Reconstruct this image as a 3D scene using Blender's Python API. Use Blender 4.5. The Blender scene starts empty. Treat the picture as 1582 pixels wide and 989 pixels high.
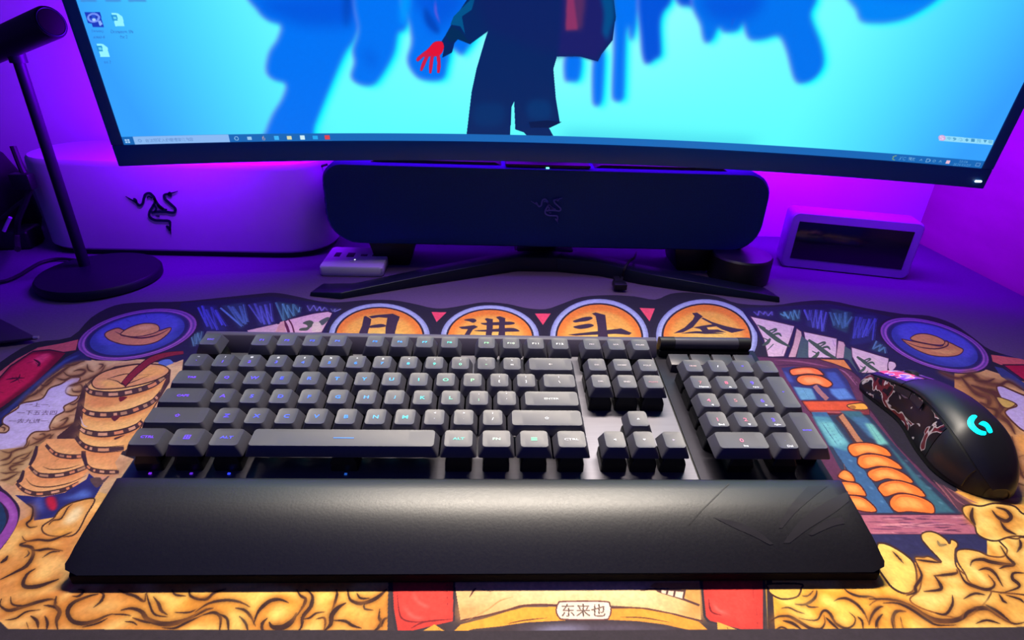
import bpy, bmesh, math, random
import numpy as np
from mathutils import Vector, Matrix
# ---------------------------------------------------------------- camera
PW, PH, FPX = 1582.0, 989.0, 890.0
CAM = np.array((0.009431, -0.289147, 0.267959))
PITCH, YAW, ROLL = 0.471070, 0.049057, 0.037293
_cp, _sp, _cy, _sy = math.cos(PITCH), math.sin(PITCH), math.cos(YAW), math.sin(YAW)
FW = np.array((_sy*_cp, _cy*_cp, -_sp)); _rt = np.array((_cy, -_sy, 0.0)); _up = np.cross(_rt, FW)
RT = math.cos(ROLL)*_rt+math.sin(ROLL)*_up; UP = -math.sin(ROLL)*_rt+math.cos(ROLL)*_up
SC = bpy.context.scene
COL = SC.collection
cd = bpy.data.cameras.new('camera'); cam = bpy.data.objects.new('camera', cd); COL.objects.link(cam)
cd.sensor_width = 36; cd.lens = FPX*36/PW; cd.clip_start = .01; cd.clip_end = 20
cam.matrix_world = Matrix(((RT[0], UP[0], -FW[0], CAM[0]), (RT[1], UP[1], -FW[1], CAM[1]), (RT[2], UP[2], -FW[2], CAM[2]), (0, 0, 0, 1)))
SC.camera = cam
# ---------------------------------------------------------------- world, lights, exposure
SC.view_settings.view_transform = 'Standard'; SC.view_settings.look = 'None'
SC.view_settings.exposure = 0.0; SC.view_settings.gamma = 1.0; SC.view_settings.use_curve_mapping = False
w = bpy.data.worlds.new('night_room'); SC.world = w; w.use_nodes = True
bg = w.node_tree.nodes['Background']; bg.inputs[0].default_value = (0.04, 0.085, 1.0, 1); bg.inputs[1].default_value = 0.22
def area(name, loc, target, sx, sy, power, color, spread=180):
    l = bpy.data.lights.new(name, 'AREA'); l.shape = 'RECTANGLE'; l.size = sx; l.size_y = sy; l.energy = power; l.color = color; l.spread = math.radians(spread)
    o = bpy.data.objects.new(name, l); COL.objects.link(o); o.location = loc
    o.rotation_euler = (Vector(target)-Vector(loc)).to_track_quat('-Z', 'Y').to_euler(); return o
# the light bar that sits on top of the monitor (above the frame) and shines down on the mat
area('monitor_light_bar', (.07, .205, .515), (.08, -.16, 0), .44, .04, 3.4, (1.0, .885, .75), 112)
# the purple strips on the back of the monitor, shining at the wall, the box and the desk behind
PUR = (.19, .0, 1.0)
area('purple_back_light', (.08, .40, .30), (.08, .60, .16), .40, .06, 4.0, PUR)
area('purple_back_light_left', (-.27, .374, .23), (-.42, .53, .14), .20, .04, 3.6, PUR)
area('purple_back_light_right', (.43, .374, .23), (.56, .53, .12), .20, .04, 3.2, (.21, .0, 1.0))
area('purple_back_light_low', (.08, .40, .17), (.08, .46, 0), .50, .03, .7, PUR)
# added fill light behind the viewer, dim and blue-violet, no lamp of the room
area('cool_fill_light', (-.1, -.9, 1.6), (.05, .2, 0), .8, .8, .35, (.36, .24, 1.0))

def px_ray(px, py): return FW+RT*(px-PW/2)/FPX-UP*(py-PH/2)/FPX
def px_z(px, py, z):
    d = px_ray(px, py); t = (z-CAM[2])/d[2]; return CAM+t*d
def px_y(px, py, y):
    d = px_ray(px, py); t = (y-CAM[1])/d[1]; return CAM+t*d
MATZ = .003

# ---------------------------------------------------------------- helpers
_r = random.Random(7)
def lin(c):
    c = [x/255. for x in c]; return tuple(x/12.92 if x <= .04045 else ((x+.055)/1.055)**2.4 for x in c)
def mat(name, col, rough=.5, metal=0., noise=0., nscale=60., bump=0., emit=None, es=1., spec=.5, aniso=None, sheen=0., coat=0.):
    m = bpy.data.materials.new(name); m.use_nodes = True; N = m.node_tree.nodes; L = m.node_tree.links
    b = N['Principled BSDF']; c = tuple(lin(col))+(1,)
    b.inputs['Base Color'].default_value = c; b.inputs['Roughness'].default_value = rough; b.inputs['Metallic'].default_value = metal
    b.inputs['Specular IOR Level'].default_value = spec; b.inputs['Coat Weight'].default_value = coat
    if emit is not None:
        b.inputs['Emission Color'].default_value = tuple(lin(emit))+(1,); b.inputs['Emission Strength'].default_value = es
    tc = N.new('ShaderNodeTexCoord'); mp = N.new('ShaderNodeMapping'); L.new(tc.outputs['Object'], mp.inputs[0])
    if aniso: mp.inputs['Scale'].default_value = aniso
    nz = N.new('ShaderNodeTexNoise'); nz.inputs['Scale'].default_value = nscale; nz.inputs['Detail'].default_value = 4; L.new(mp.outputs[0], nz.inputs['Vector'])
    if noise:
        mx = N.new('ShaderNodeMix'); mx.data_type = 'RGBA'; mx.blend_type = 'MULTIPLY'; mx.inputs[0].default_value = 1
        cr = N.new('ShaderNodeMapRange'); cr.inputs['To Min'].default_value = 1-noise; cr.inputs['To Max'].default_value = 1+noise
        L.new(nz.outputs[0], cr.inputs[0]); mx.inputs[6].default_value = c; L.new(cr.outputs[0], mx.inputs[7]); L.new(mx.outputs[2], b.inputs['Base Color'])
    rr = N.new('ShaderNodeMapRange'); rr.inputs['To Min'].default_value = max(0, rough-.05); rr.inputs['To Max'].default_value = min(1, rough+.05)
    L.new(nz.outputs[0], rr.inputs[0]); L.new(rr.outputs[0], b.inputs['Roughness'])
    if bump:
        bp = N.new('ShaderNodeBump'); bp.inputs['Strength'].default_value = bump; bp.inputs['Distance'].default_value = .0004
        L.new(nz.outputs[0], bp.inputs['Height']); L.new(bp.outputs[0], b.inputs['Normal'])
    return m
class MB:
    """collects shapes and links them as one mesh object"""
    def __init__(s): s.v = []; s.fc = []; s.mi = []
    def add(s, vs, fs, mi=0):
        o = len(s.v); s.v += [tuple(float(x) for x in p) for p in vs]; s.fc += [tuple(o+i for i in f) for f in fs]; s.mi += [mi]*len(fs)
    def box(s, x0, x1, y0, y1, z0, z1, mi=0):
        s.add([(x0, y0, z0), (x1, y0, z0), (x1, y1, z0), (x0, y1, z0), (x0, y0, z1), (x1, y0, z1), (x1, y1, z1), (x0, y1, z1)],
              [(0, 3, 2, 1), (4, 5, 6, 7), (0, 1, 5, 4), (1, 2, 6, 5), (2, 3, 7, 6), (3, 0, 4, 7)], mi)
    def loft(s, rings, cap=True, closed=True, mi=0):
        n = len(rings[0]); vs = [p for r in rings for p in r]; fs = []
        for i in range(len(rings)-1):
            for j in range(n if closed else n-1):
                k = (j+1) % n; fs.append((i*n+j, i*n+k, (i+1)*n+k, (i+1)*n+j))
        if cap: fs.append(tuple(reversed(range(n)))); fs.append(tuple((len(rings)-1)*n+j for j in range(n)))
        s.add(vs, fs, mi)
    def tube(s, pts, r, n=10, cap=True, mi=0):
        pts = [Vector(p) for p in pts]; rings = []; rs = r if hasattr(r, '__len__') else [r]*len(pts)
        prev = None
        for i, p in enumerate(pts):
            d = (pts[min(i+1, len(pts)-1)]-pts[max(i-1, 0)]).normalized()
            if prev is None: a = d.orthogonal().normalized()
            else: a = (prev-d*prev.dot(d)).normalized()
            prev = a; b = d.cross(a)
            rings.append([p+(a*math.cos(2*math.pi*k/n)+b*math.sin(2*math.pi*k/n))*rs[i] for k in range(n)])
        s.loft(rings, cap, mi=mi)
    def lathe(s, prof, n=40, c=(0, 0), mi=0, sx=1., sy=1.):
        s.loft([[(c[0]+r*sx*math.cos(2*math.pi*k/n), c[1]+r*sy*math.sin(2*math.pi*k/n), z) for k in range(n)] for r, z in prof], True, mi=mi)
    def build(s, name, mats, parent=None, smooth=False, loc=None, bevel=0, seg=2, angle=35, rot=None):
        me = bpy.data.meshes.new(name); me.from_pydata(s.v, [], s.fc)
        if not isinstance(mats, (list, tuple)): mats = [mats]
        for m in mats: me.materials.append(m)
        me.polygons.foreach_set('material_index', s.mi)
        bm = bmesh.new(); bm.from_mesh(me); bmesh.ops.recalc_face_normals(bm, faces=bm.faces)
        if bevel:
            es = [e for e in bm.edges if len(e.link_faces) == 2 and e.calc_face_angle(0) > math.radians(angle)]
            bmesh.ops.bevel(bm, geom=es, offset=bevel, segments=seg, profile=.5, affect='EDGES', clamp_overlap=True)
        if smooth or bevel:
            for f in bm.faces: f.smooth = True
            for e in bm.edges:
                if len(e.link_faces) == 2 and e.calc_face_angle(0) > math.radians(40): e.smooth = False
        bm.to_mesh(me); bm.free()
        o = bpy.data.objects.new(name, me); COL.objects.link(o)
        if parent is not None: o.parent = parent
        if loc is not None: o.location = loc
        if rot is not None: o.rotation_euler = rot
        return o
def tag(o, label=None, cat=None, group=None, kind=None):
    if label: o['label'] = label
    if cat: o['category'] = cat
    if group: o['group'] = group
    if kind: o['kind'] = kind
    return o
def empty(name, loc=(0, 0, 0), rot=(0, 0, 0), **k):
    o = bpy.data.objects.new(name, None); o.empty_display_size = .02; COL.objects.link(o); o.location = loc; o.rotation_euler = rot
    return tag(o, **k)
def rrect(x0, x1, y0, y1, r, n=5):
    if not hasattr(r, '__len__'): r = [r]*4
    out = []
    for (cx, cy, a0), q in zip(((x1-r[0], y1-r[0], 0), (x0+r[1], y1-r[1], 90), (x0+r[2], y0+r[2], 180), (x1-r[3], y0+r[3], 270)), r):
        for k in range(n+1):
            a = math.radians(a0+90*k/n); out.append((cx+q*math.cos(a), cy+q*math.sin(a)))
    return out
_tm = {}
def text_mesh(text, height=1., sx=1., mtl=None):
    key = (text, height, sx, mtl.name if mtl else '')
    if key in _tm: return _tm[key]
    cu = bpy.data.curves.new('t', 'FONT'); cu.body = text; cu.size = 1; cu.resolution_u = 3; cu.offset = .014
    ob = bpy.data.objects.new('t', cu); COL.objects.link(ob)
    dg = bpy.context.evaluated_depsgraph_get(); dg.update()
    me = bpy.data.meshes.new_from_object(ob.evaluated_get(dg)); bpy.data.objects.remove(ob)
    if len(me.vertices) == 0: _tm[key] = None; return None
    co = np.empty(len(me.vertices)*3); me.vertices.foreach_get('co', co); co = co.reshape(-1, 3)
    mn, mx = co.min(0), co.max(0); cap = .70 if (mx[1]-mn[1]) < .74 and not any(ord(ch) > 255 for ch in text) else max(mx[1]-mn[1], 1e-3)
    k = height/cap; mid = (mn+mx)/2
    if cap == .70: mid[1] = (.0+.70)/2 if mx[1] > .4 else mid[1]
    co = (co-mid)*k; co[:, 0] *= sx; me.vertices.foreach_set('co', co.ravel()); me.update()
    me.materials.clear()
    if mtl: me.materials.append(mtl)
    _tm[key] = me; return me
def text_tris(text):
    cu = bpy.data.curves.new('t', 'FONT'); cu.body = text; cu.size = 1; cu.resolution_u = 4
    ob = bpy.data.objects.new('t', cu); COL.objects.link(ob)
    dg = bpy.context.evaluated_depsgraph_get(); dg.update()
    me = bpy.data.meshes.new_from_object(ob.evaluated_get(dg)); bpy.data.objects.remove(ob)
    if len(me.vertices) == 0: return None
    me.calc_loop_triangles()
    co = np.empty(len(me.vertices)*3); me.vertices.foreach_get('co', co); co = co.reshape(-1, 3)[:, :2]
    mn, mx = co.min(0), co.max(0); co = (co-mn)/(mx-mn)
    tr = [co[list(t.vertices)] for t in me.loop_triangles]; bpy.data.meshes.remove(me); return tr
# ---------------------------------------------------------------- flat print painter (numpy, procedural)
def vnoise(h, w, cell, seed):
    r = np.random.RandomState(seed); gh, gw = int(h/cell)+3, int(w/cell)+3
    g = r.rand(gh, gw).astype(np.float32)
    y = np.arange(h)/cell; x = np.arange(w)/cell
    yi = y.astype(int); xi = x.astype(int); fy = (y-yi)[:, None]; fx = (x-xi)[None, :]
    fy = fy*fy*(3-2*fy); fx = fx*fx*(3-2*fx)
    a = g[yi][:, xi]; b = g[yi][:, xi+1]; c = g[yi+1][:, xi]; d = g[yi+1][:, xi+1]
    return (a*(1-fx)+b*fx)*(1-fy)+(c*(1-fx)+d*fx)*fy

def smooth_pts(p, closed, n=6):
    p = np.asarray(p, float); m = len(p)
    if m < 3: return p
    out = []
    for i in range(m if closed else m-1):
        if closed: a, b, c, d = p[(i-1) % m], p[i], p[(i+1) % m], p[(i+2) % m]
        else: a, b, c, d = p[max(i-1, 0)], p[i], p[i+1], p[min(i+2, m-1)]
        for k in range(n):
            t = k/n
            out.append(.5*((2*b)+(c-a)*t+(2*a-5*b+4*c-d)*t*t+(3*b-a-3*c+d)*t**3))
    if not closed: out.append(p[-1])
    return np.array(out)

class Canvas:
    def __init__(s, W, H, to_tex):
        s.W, s.H, s.to_tex = W, H, to_tex
        s.a = np.zeros((H, W, 3), np.float32); s.fr = (0, 0, 1)
    def f(s, x0, y0, k): s.fr = (x0, y0, k)
    def ph(s, p):
        p = np.asarray(p, float); return np.stack([s.fr[0]+p[:, 0]/s.fr[2], s.fr[1]+p[:, 1]/s.fr[2]], 1)
    def mask(s, q, pad=0):
        x0 = int(max(0, q[:, 0].min()-2-pad)); x1 = int(min(s.W, q[:, 0].max()+3+pad))
        y0 = int(max(0, q[:, 1].min()-2-pad)); y1 = int(min(s.H, q[:, 1].max()+3+pad))
        if x1 <= x0 or y1 <= y0: return None
        SS = 2
        acc = np.zeros(((y1-y0)*SS, (x1-x0)+1), np.float32)
        n = len(q)
        for i in range(n):
            xa, ya = q[i]; xb, yb = q[(i+1) % n]
            sg = 1.
            if ya > yb: xa, ya, xb, yb = xb, yb, xa, ya; sg = -1.
            ra = int(math.ceil((ya-y0)*SS-.5)); rb = int(math.ceil((yb-y0)*SS-.5))
            ra = max(ra, 0); rb = min(rb, acc.shape[0])
            if rb <= ra: continue
            rows = np.arange(ra, rb); yy = y0+(rows+.5)/SS
            xs = xa+(yy-ya)*(xb-xa)/(yb-ya)-x0
            ci = np.clip(np.ceil(xs-.5), 0, x1-x0).astype(int)
            np.add.at(acc, (rows, ci), sg)
        wn = np.cumsum(acc, 1)[:, :-1]
        m = (np.abs(wn) > .5).astype(np.float32).reshape(y1-y0, SS, -1).mean(1)
        return x0, y0, x1, y1, m
    def blur(s, m, r):
        r = int(r)
        if r < 1: return m
        for ax in (0, 1):
            for _ in range(2):
                pw = [(0, 0), (0, 0)]; pw[ax] = (r+1, r)
                c = np.cumsum(np.pad(m, pw), ax, dtype=np.float64)
                n = m.shape[ax]
                if ax == 0: m = ((c[2*r+1:2*r+1+n]-c[:n])/(2*r+1)).astype(np.float32)
                else: m = ((c[:, 2*r+1:2*r+1+n]-c[:, :n])/(2*r+1)).astype(np.float32)
        return m
    def put(s, q, col, alpha=1., blur=0):
        r = s.mask(q, int(blur*2))
        if r is None: return
        x0, y0, x1, y1, m = r
        m = (s.blur(m, blur)*alpha)[..., None]
        c = col(x0, y0, x1, y1) if callable(col) else np.array(col, np.float32)/255.
        s.a[y0:y1, x0:x1] = s.a[y0:y1, x0:x1]*(1-m)+c*m
    def poly(s, pts, col, smooth=True, alpha=1., blur=0, out=None, ow=2):
        p = s.ph(pts)
        if smooth: p = smooth_pts(p, True)
        s.put(s.to_tex(p), col, alpha, blur)
        if out is not None:
            s.ribbon(np.vstack([p, p[:1]]), ow, out, (1, 1))
    def ribbon(s, p, w, col, taper=(.15, .15), alpha=1., blur=0):
        d = np.gradient(p, axis=0); L = np.hypot(d[:, 0], d[:, 1])+1e-9; nrm = np.stack([-d[:, 1], d[:, 0]], 1)/L[:, None]
        t = np.linspace(0, 1, len(p)); a, b = taper
        ww = w*.5*np.minimum(1, np.minimum(a+(1-a)*t/.35, b+(1-b)*(1-t)/.35))
        q = np.vstack([p+nrm*ww[:, None], (p-nrm*ww[:, None])[::-1]])
        s.put(s.to_tex(q), col, alpha, blur)
    def st(s, pts, w, col, taper=(.15, .15), alpha=1., blur=0):
        p = s.ph(pts); p = smooth_pts(p, False)
        s.ribbon(p, w/s.fr[2], col, taper, alpha, blur)
    def ell(s, cx, cy, a, b, rot, col, k=1., **kw):
        t = np.linspace(0, 2*math.pi, 49)[:-1]; r = math.radians(rot)
        x = a*k*np.cos(t); y = b*k*np.sin(t)
        s.poly(np.stack([cx+x*math.cos(r)-y*math.sin(r), cy+x*math.sin(r)+y*math.cos(r)], 1), col, smooth=False, **kw)
    def glyphs(s, text, quad, col, font=None):
        """text triangles mapped into a quad (tl, tr, br, bl) given in the current frame"""
        tris = text_tris(text)
        if tris is None: return
        q = s.ph(quad)
        for t in tris:
            u = t[:, :1]; v = t[:, 1:2]
            p = (q[3]*(1-u)+q[2]*u)*(1-v)+(q[0]*(1-u)+q[1]*u)*v
            s.put(s.to_tex(p), col)
    def image(s, name):
        img = bpy.data.images.new(name, s.W, s.H)
        rgba = np.ones((s.H, s.W, 4), np.float32); rgba[..., :3] = np.clip(s.a, 0, 1)
        img.pixels.foreach_set(rgba.ravel()); img.pack()
        return img
# ---------------------------------------------------------------- the print of the desk mat
MX0, MX1, MY0, MY1, MRES = -.46, .58, -.135, .315, .00034
DK = (58, 34, 32)
def paint_mat():
    W = int((MX1-MX0)/MRES); H = int((MY1-MY0)/MRES)
    def to_tex(p):
        w = np.array([px_z(x, y, MATZ) for x, y in p]); return np.stack([(w[:, 0]-MX0)/MRES, (w[:, 1]-MY0)/MRES], 1)
    c = Canvas(W, H, to_tex); c.a[:] = np.array((36, 31, 46))/255.
    n1 = vnoise(H, W, 60, 1); n2 = vnoise(H, W, 22, 2); n3 = vnoise(H, W, 90, 5)
    ph = np.sin((n1*9+n2*2.2+n3*6))*.5+.5
    def gold(a, b):
        a = np.array(a)/255.; b = np.array(b)/255.
        return lambda x0, y0, x1, y1: a+(b-a)*ph[y0:y1, x0:x1, None]
    def cs(pts, w=18, tp=(.15, .15), col=DK, halo=(196, 120, 45), ha=.55):
        c.st(pts, w*5.2, halo, (.3, .3), ha, 6); c.st(pts, w*2.4, tuple(x*.62 for x in halo), (.2, .2), .6, 2); c.st(pts, w*1.4, col, tp)
    R_ = (0, 440, 3.955); A_ = (0, 520, 5.65); B_ = (0, 680, 6.592); C_ = (0, 820, 4.944); D_ = (300, 880, 4.944)
    E_ = (590, 880, 4.944); F_ = (890, 880, 4.944); G_ = (1160, 860, 6.592); H_ = (1342, 780, 4.733); I_ = (1190, 540, 6.594)
    J_ = (1270, 680, 5.817); L_ = (1400, 540, 3.802); M_ = (280, 445, 6.085); N_ = (500, 455, 5.65); O_ = (680, 455, 4.794)
    P_ = (980, 450, 4.653); Q_ = (1182, 440, 3.955)
    # ---- gold cloud grounds
    c.f(0, 0, 1)
    c.poly([(130, 555), (100, 580), (60, 612), (30, 640), (-60, 700), (-90, 960), (-10, 962), (12, 972), (600, 974), (640, 900), (640, 860), (180, 700), (190, 600), (290, 556)], gold((196, 146, 112), (214, 172, 130)), smooth=False)
    c.poly([(40, 800), (-60, 850), (-60, 961), (0, 961), (12, 972), (603, 974), (603, 860), (150, 760), (90, 770)], gold((206, 134, 70), (232, 178, 104)), smooth=False)
    c.poly([(230, 880), (200, 973), (603, 974), (603, 860)], gold((224, 150, 52), (240, 205, 100)), smooth=False, blur=40)
    c.poly([(1183, 860), (1186, 974), (1650, 968), (1650, 700), (1500, 750), (1400, 790), (1350, 850)], gold((214, 150, 66), (236, 200, 108)), smooth=False)
    c.poly([(1150, 860), (1186, 974), (1420, 973), (1430, 900)], gold((226, 160, 50), (240, 208, 96)), smooth=False, blur=30)
    c.poly([(1183, 860), (1186, 974), (1197, 974), (1190, 860)], (50, 38, 46), smooth=False)
    c.poly([(1440, 570), (1400, 600), (1480, 760), (1560, 770), (1700, 760), (1700, 640), (1582, 590), (1520, 570)], gold((186, 128, 78), (208, 158, 108)), smooth=False)
    c.poly([(1182, 974), (1650, 968), (1650, 1040), (-60, 1040), (-60, 961), (0, 961), (12, 973)], (54, 46, 54), smooth=False)
    # ---- dark blue hatched band behind the left ring
    def tooth(quad, col, n, w=13):
        (ax, ay), (bx, by), (cx, cy), (dx, dy) = quad
        rn = random.Random(int(ax*7+ay)); col = np.array(col)
        P = []
        c.poly(quad, tuple(col*.55), smooth=False, blur=5, alpha=.85)
        for i in range(n+1):
            t = i/n; j = rn.uniform(-.05, .05)
            if i % 2 == 0: P.append((ax+(bx-ax)*(t+j), ay+(by-ay)*t+rn.uniform(0, .18)*(cy-ay)))
            else: P.append((dx+(cx-dx)*(t+j), dy+(cy-dy)*t-rn.uniform(0, .3)*(cy-by)))
        for i in range(n):
            c.st([P[i], P[i+1]], w*2*rn.uniform(.8, 1.3), tuple(col*rn.uniform(.85, 1.15)), (.5, .5), .95)
            a_, b_ = P[i], P[i+1]
            c.st([(a_[0]+w, a_[1]), (b_[0]+w*1.4, b_[1])], w*.8, tuple(np.minimum(col*1.3, 235)), (.2, .2), .7)
    c.f(*M_)
    c.poly([(-250, 700), (0, 140), (400, 110), (850, 80), (1300, 140), (1500, 190), (1400, 420), (0, 700)], (32, 26, 66), smooth=False)
    tooth([(160, 165), (330, 165), (430, 405), (230, 405)], (72, 70, 190), 9)
    tooth([(375, 165), (590, 135), (625, 320), (560, 395)], (84, 112, 178), 8)
    tooth([(640, 150), (835, 120), (875, 340), (735, 360)], (88, 88, 182), 8)
    tooth([(890, 125), (1105, 160), (1120, 240), (950, 330)], (84, 132, 158), 8)
    tooth([(1180, 155), (1375, 185), (1370, 215), (1190, 225)], (112, 104, 176), 7, 9)
    tooth([(1400, 190), (1500, 195), (1450, 225), (1410, 225)], (110, 110, 160), 4, 8)
    tooth([(90, 430), (190, 400), (190, 520), (100, 560)], (90, 125, 160), 6)
    c.f(*A_); c.poly([(1380, 230), (1480, 200), (1530, 270), (1480, 300)], (84, 104, 190)); c.poly([(1440, 300), (1500, 300), (1500, 420), (1420, 500)], (50, 46, 110))
    # small tile left of the first coin
    c.f(*M_)
    c.poly([(620, 402), (740, 375), (890, 340), (930, 335), (1010, 295), (1240, 240), (1380, 220), (1420, 240), (1320, 420), (860, 440), (640, 440)], (214, 168, 186), smooth=False, out=(60, 34, 60), ow=1.4)
    c.poly([(620, 400), (900, 338), (905, 360), (880, 420), (640, 440)], (200, 160, 176), smooth=False)
    c.st([(960, 310), (990, 360), (1010, 420)], 26, (90, 30, 60), (1, 1)); c.st([(1010, 300), (1040, 350), (1060, 420)], 14, (90, 30, 60), (1, 1))
    c.poly([(880, 420), (930, 320), (965, 310), (985, 420)], (206, 150, 150), smooth=False)
    c.poly([(1140, 330), (1200, 305), (1240, 320), (1240, 350), (1210, 375), (1180, 400), (1110, 400), (1120, 380), (1180, 370), (1180, 350)], (78, 84, 70))
    c.poly([(1290, 320), (1370, 275), (1390, 290), (1330, 350)], (78, 84, 84)); c.poly([(1240, 330), (1300, 325), (1320, 400), (1230, 410)], (214, 190, 178))
    # ---- framed coins on top
    def coin(fr, cx, cy, a, b, rot=0):
        c.f(*fr)
        c.ell(cx, cy, a, b, rot, (38, 34, 52), 1.23)
        c.ell(cx, cy, a, b, rot, (128, 132, 182), 1.17); c.ell(cx, cy-b*.03, a, b, rot, (176, 182, 214), 1.12, alpha=.7, blur=3)
        c.ell(cx, cy, a, b, rot, (46, 34, 50), 1.045); c.ell(cx, cy, a, b, rot, (226, 122, 48), 1.)
        c.ell(cx, cy+b*.06, a, b, rot, (228, 160, 72), .86, blur=9); c.ell(cx+a*.08, cy+b*.3, a, b, rot, (226, 180, 88), .6, blur=12)
    coin(N_, 485, 370, 378, 250); coin(O_, 368, 320, 312, 205); coin(O_, 1178, 320, 312, 245, 2); coin(P_, 520, 330, 312, 232, 4)
    c.f(*N_); c.poly([(935, 150), (1075, 155), (985, 245)], (226, 70, 100), smooth=False, out=(40, 30, 46), ow=1.2)
    c.f(*O_); c.poly([(700, 142), (818, 142), (760, 226)], (226, 70, 100), smooth=False); c.poly([(1475, 100), (1590, 104), (1550, 200)], (226, 76, 100), smooth=False)
    # brushed characters on the coins
    BK = (58, 42, 62)
    c.f(*N_)
    c.poly([(350, 195), (365, 188), (415, 215), (410, 250), (385, 330), (382, 400), (300, 400), (310, 330), (335, 270)], BK, smooth=False)
    c.poly([(390, 192), (450, 182), (600, 168), (665, 195), (640, 260), (622, 330), (620, 400), (535, 400), (540, 290), (555, 205), (480, 200), (420, 210)], BK, smooth=False)
    c.poly([(400, 275), (500, 258), (545, 275), (500, 288), (400, 292)], BK)
    c.f(*O_)
    c.poly([(175, 190), (215, 180), (250, 180), (268, 195), (245, 210), (215, 200)], BK)
    c.poly([(135, 242), (250, 228), (280, 240), (240, 262), (200, 330), (160, 330), (205, 258), (160, 256)], BK, smooth=False)
    c.poly([(328, 182), (345, 176), (390, 184), (388, 250), (375, 340), (330, 340), (342, 260), (345, 200)], BK, smooth=False)
    c.poly([(412, 168), (440, 162), (482, 176), (478, 240), (482, 340), (430, 340), (434, 240), (436, 190)], BK, smooth=False)
    c.poly([(300, 214), (345, 210), (510, 202), (552, 214), (510, 226), (345, 228)], BK); c.poly([(250, 268), (330, 262), (520, 248), (582, 266), (560, 276), (330, 276)], BK)
    c.poly([(985, 196), (1060, 170), (1110, 166), (1128, 178), (1090, 196), (1030, 204), (1000, 208)], BK)
    c.poly([(985, 240), (1060, 222), (1110, 218), (1138, 232), (1090, 250), (1030, 256)], BK)
    c.poly([(1122, 142), (1150, 134), (1222, 152), (1232, 240), (1246, 340), (1168, 340), (1166, 240), (1150, 160)], BK, smooth=False)
    c.poly([(940, 298), (1170, 272), (1340, 252), (1418, 286), (1400, 300), (1300, 292), (1000, 306)], BK, smooth=False)
    c.f(*P_)
    c.poly([(415, 158), (450, 154), (492, 182), (470, 200), (420, 260), (350, 296), (280, 304), (360, 262), (420, 205), (432, 180)], BK, smooth=False)
    c.poly([(492, 190), (560, 222), (650, 250), (730, 268), (800, 276), (760, 288), (700, 300), (630, 276), (560, 238), (480, 196)], BK, smooth=False)
    c.poly([(420, 262), (480, 250), (560, 238), (600, 252), (520, 260), (530, 276), (600, 276), (660, 296), (560, 296), (500, 300), (470, 272)], BK, smooth=False)
    c.st([(340, 304), (440, 296), (520, 300), (640, 304)], 16, BK)
    # ---- rings with gold ingots
    def ring(fr, cx, cy, a, b, rot):
        c.f(*fr)
        for k, col in ((1.05, (36, 24, 58)), (1., (142, 74, 168)), (.965, (104, 58, 148)), (.93, (158, 88, 184)), (.89, (66, 40, 110)), (.86, (38, 34, 92)), (.8, (54, 58, 150))):
            c.ell(cx, cy, a, b, rot, col, k)
        c.ell(cx+a*.02, cy-b*.2, a*.72, b*.62, rot, (80, 78, 196), 1., blur=8)
        c.ell(cx+a*.05, cy+b*.35, a*.6, b*.3, rot, (66, 72, 172), 1., blur=8)
    ring(R_, 838, 305, 370, 142, -12)
    for p in ([(885, 175), (900, 205)], [(1010, 195), (1040, 180)], [(1050, 205), (1085, 200)], [(770, 215), (800, 230)]): c.st(p, 7, (30, 24, 70))
    IG, IG2, IGD = (206, 128, 98), (222, 148, 104), (80, 38, 54)
    c.poly([(640, 300), (670, 280), (720, 265), (765, 280), (870, 292), (960, 285), (1040, 262), (1030, 295), (965, 345), (880, 368), (770, 368), (690, 348), (650, 325)], IG, out=IGD, ow=1.6)
    c.poly([(735, 305), (785, 265), (870, 238), (945, 240), (972, 262), (960, 288), (880, 312), (800, 318)], IG2, out=IGD, ow=1.4)
    c.st([(700, 285), (760, 312), (860, 326), (960, 308), (1035, 270)], 9, IGD); c.poly([(820, 270), (880, 250), (930, 252), (900, 275)], (232, 168, 120), blur=3)
    # ---- left side: red plaque, pink rim, navy band
    c.f(*R_)
    c.poly([(-30, 590), (0, 530), (100, 455), (230, 385), (380, 358), (478, 335), (462, 400), (380, 412), (250, 402), (120, 470), (-30, 620)], (196, 84, 100), smooth=False)
    c.poly([(-30, 600), (60, 500), (200, 408), (300, 398), (402, 416), (350, 475), (210, 610), (-30, 780)], (118, 14, 48), smooth=False, out=(44, 22, 44), ow=2)
    c.poly([(-30, 620), (80, 500), (190, 425), (290, 420), (330, 440), (190, 590), (-30, 750)], (198, 26, 78), smooth=False, blur=4)
    c.poly([(200, 460), (280, 420), (300, 440), (230, 490)], (224, 60, 110), blur=4)
    for p, w in (([(205, 455), (240, 480), (228, 500)], 14), ([(215, 475), (245, 500)], 10), ([(35, 580), (90, 572), (150, 570)], 9), ([(60, 600), (110, 575), (122, 545)], 9), ([(95, 560), (120, 600)], 9), ([(70, 565), (140, 590)], 6), ([(0, 655), (20, 660)], 8), ([(160, 480), (200, 470)], 5)): c.st(p, w, (72, 12, 44), (.3, .3))
    c.poly([(485, 400), (400, 445), (210, 640), (-30, 800), (-30, 880), (40, 820), (130, 730), (230, 630), (330, 540), (420, 490), (560, 462)], (38, 36, 92), smooth=False)
    c.st([(0, 815), (120, 700), (260, 575), (380, 480), (480, 430)], 22, (58, 76, 150), (.3, .3), .8, 3)
    # navy ground under the tan cloud edge
    c.f(*A_)
    CR = (88, 52, 44)
    c.poly([(560, 600), (1600, 200), (1500, 989), (0, 989), (60, 680), (180, 590), (400, 380), (540, 280), (740, 210), (1180, 215), (1300, 240)], gold((198, 150, 116), (212, 172, 132)), smooth=False)
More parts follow.
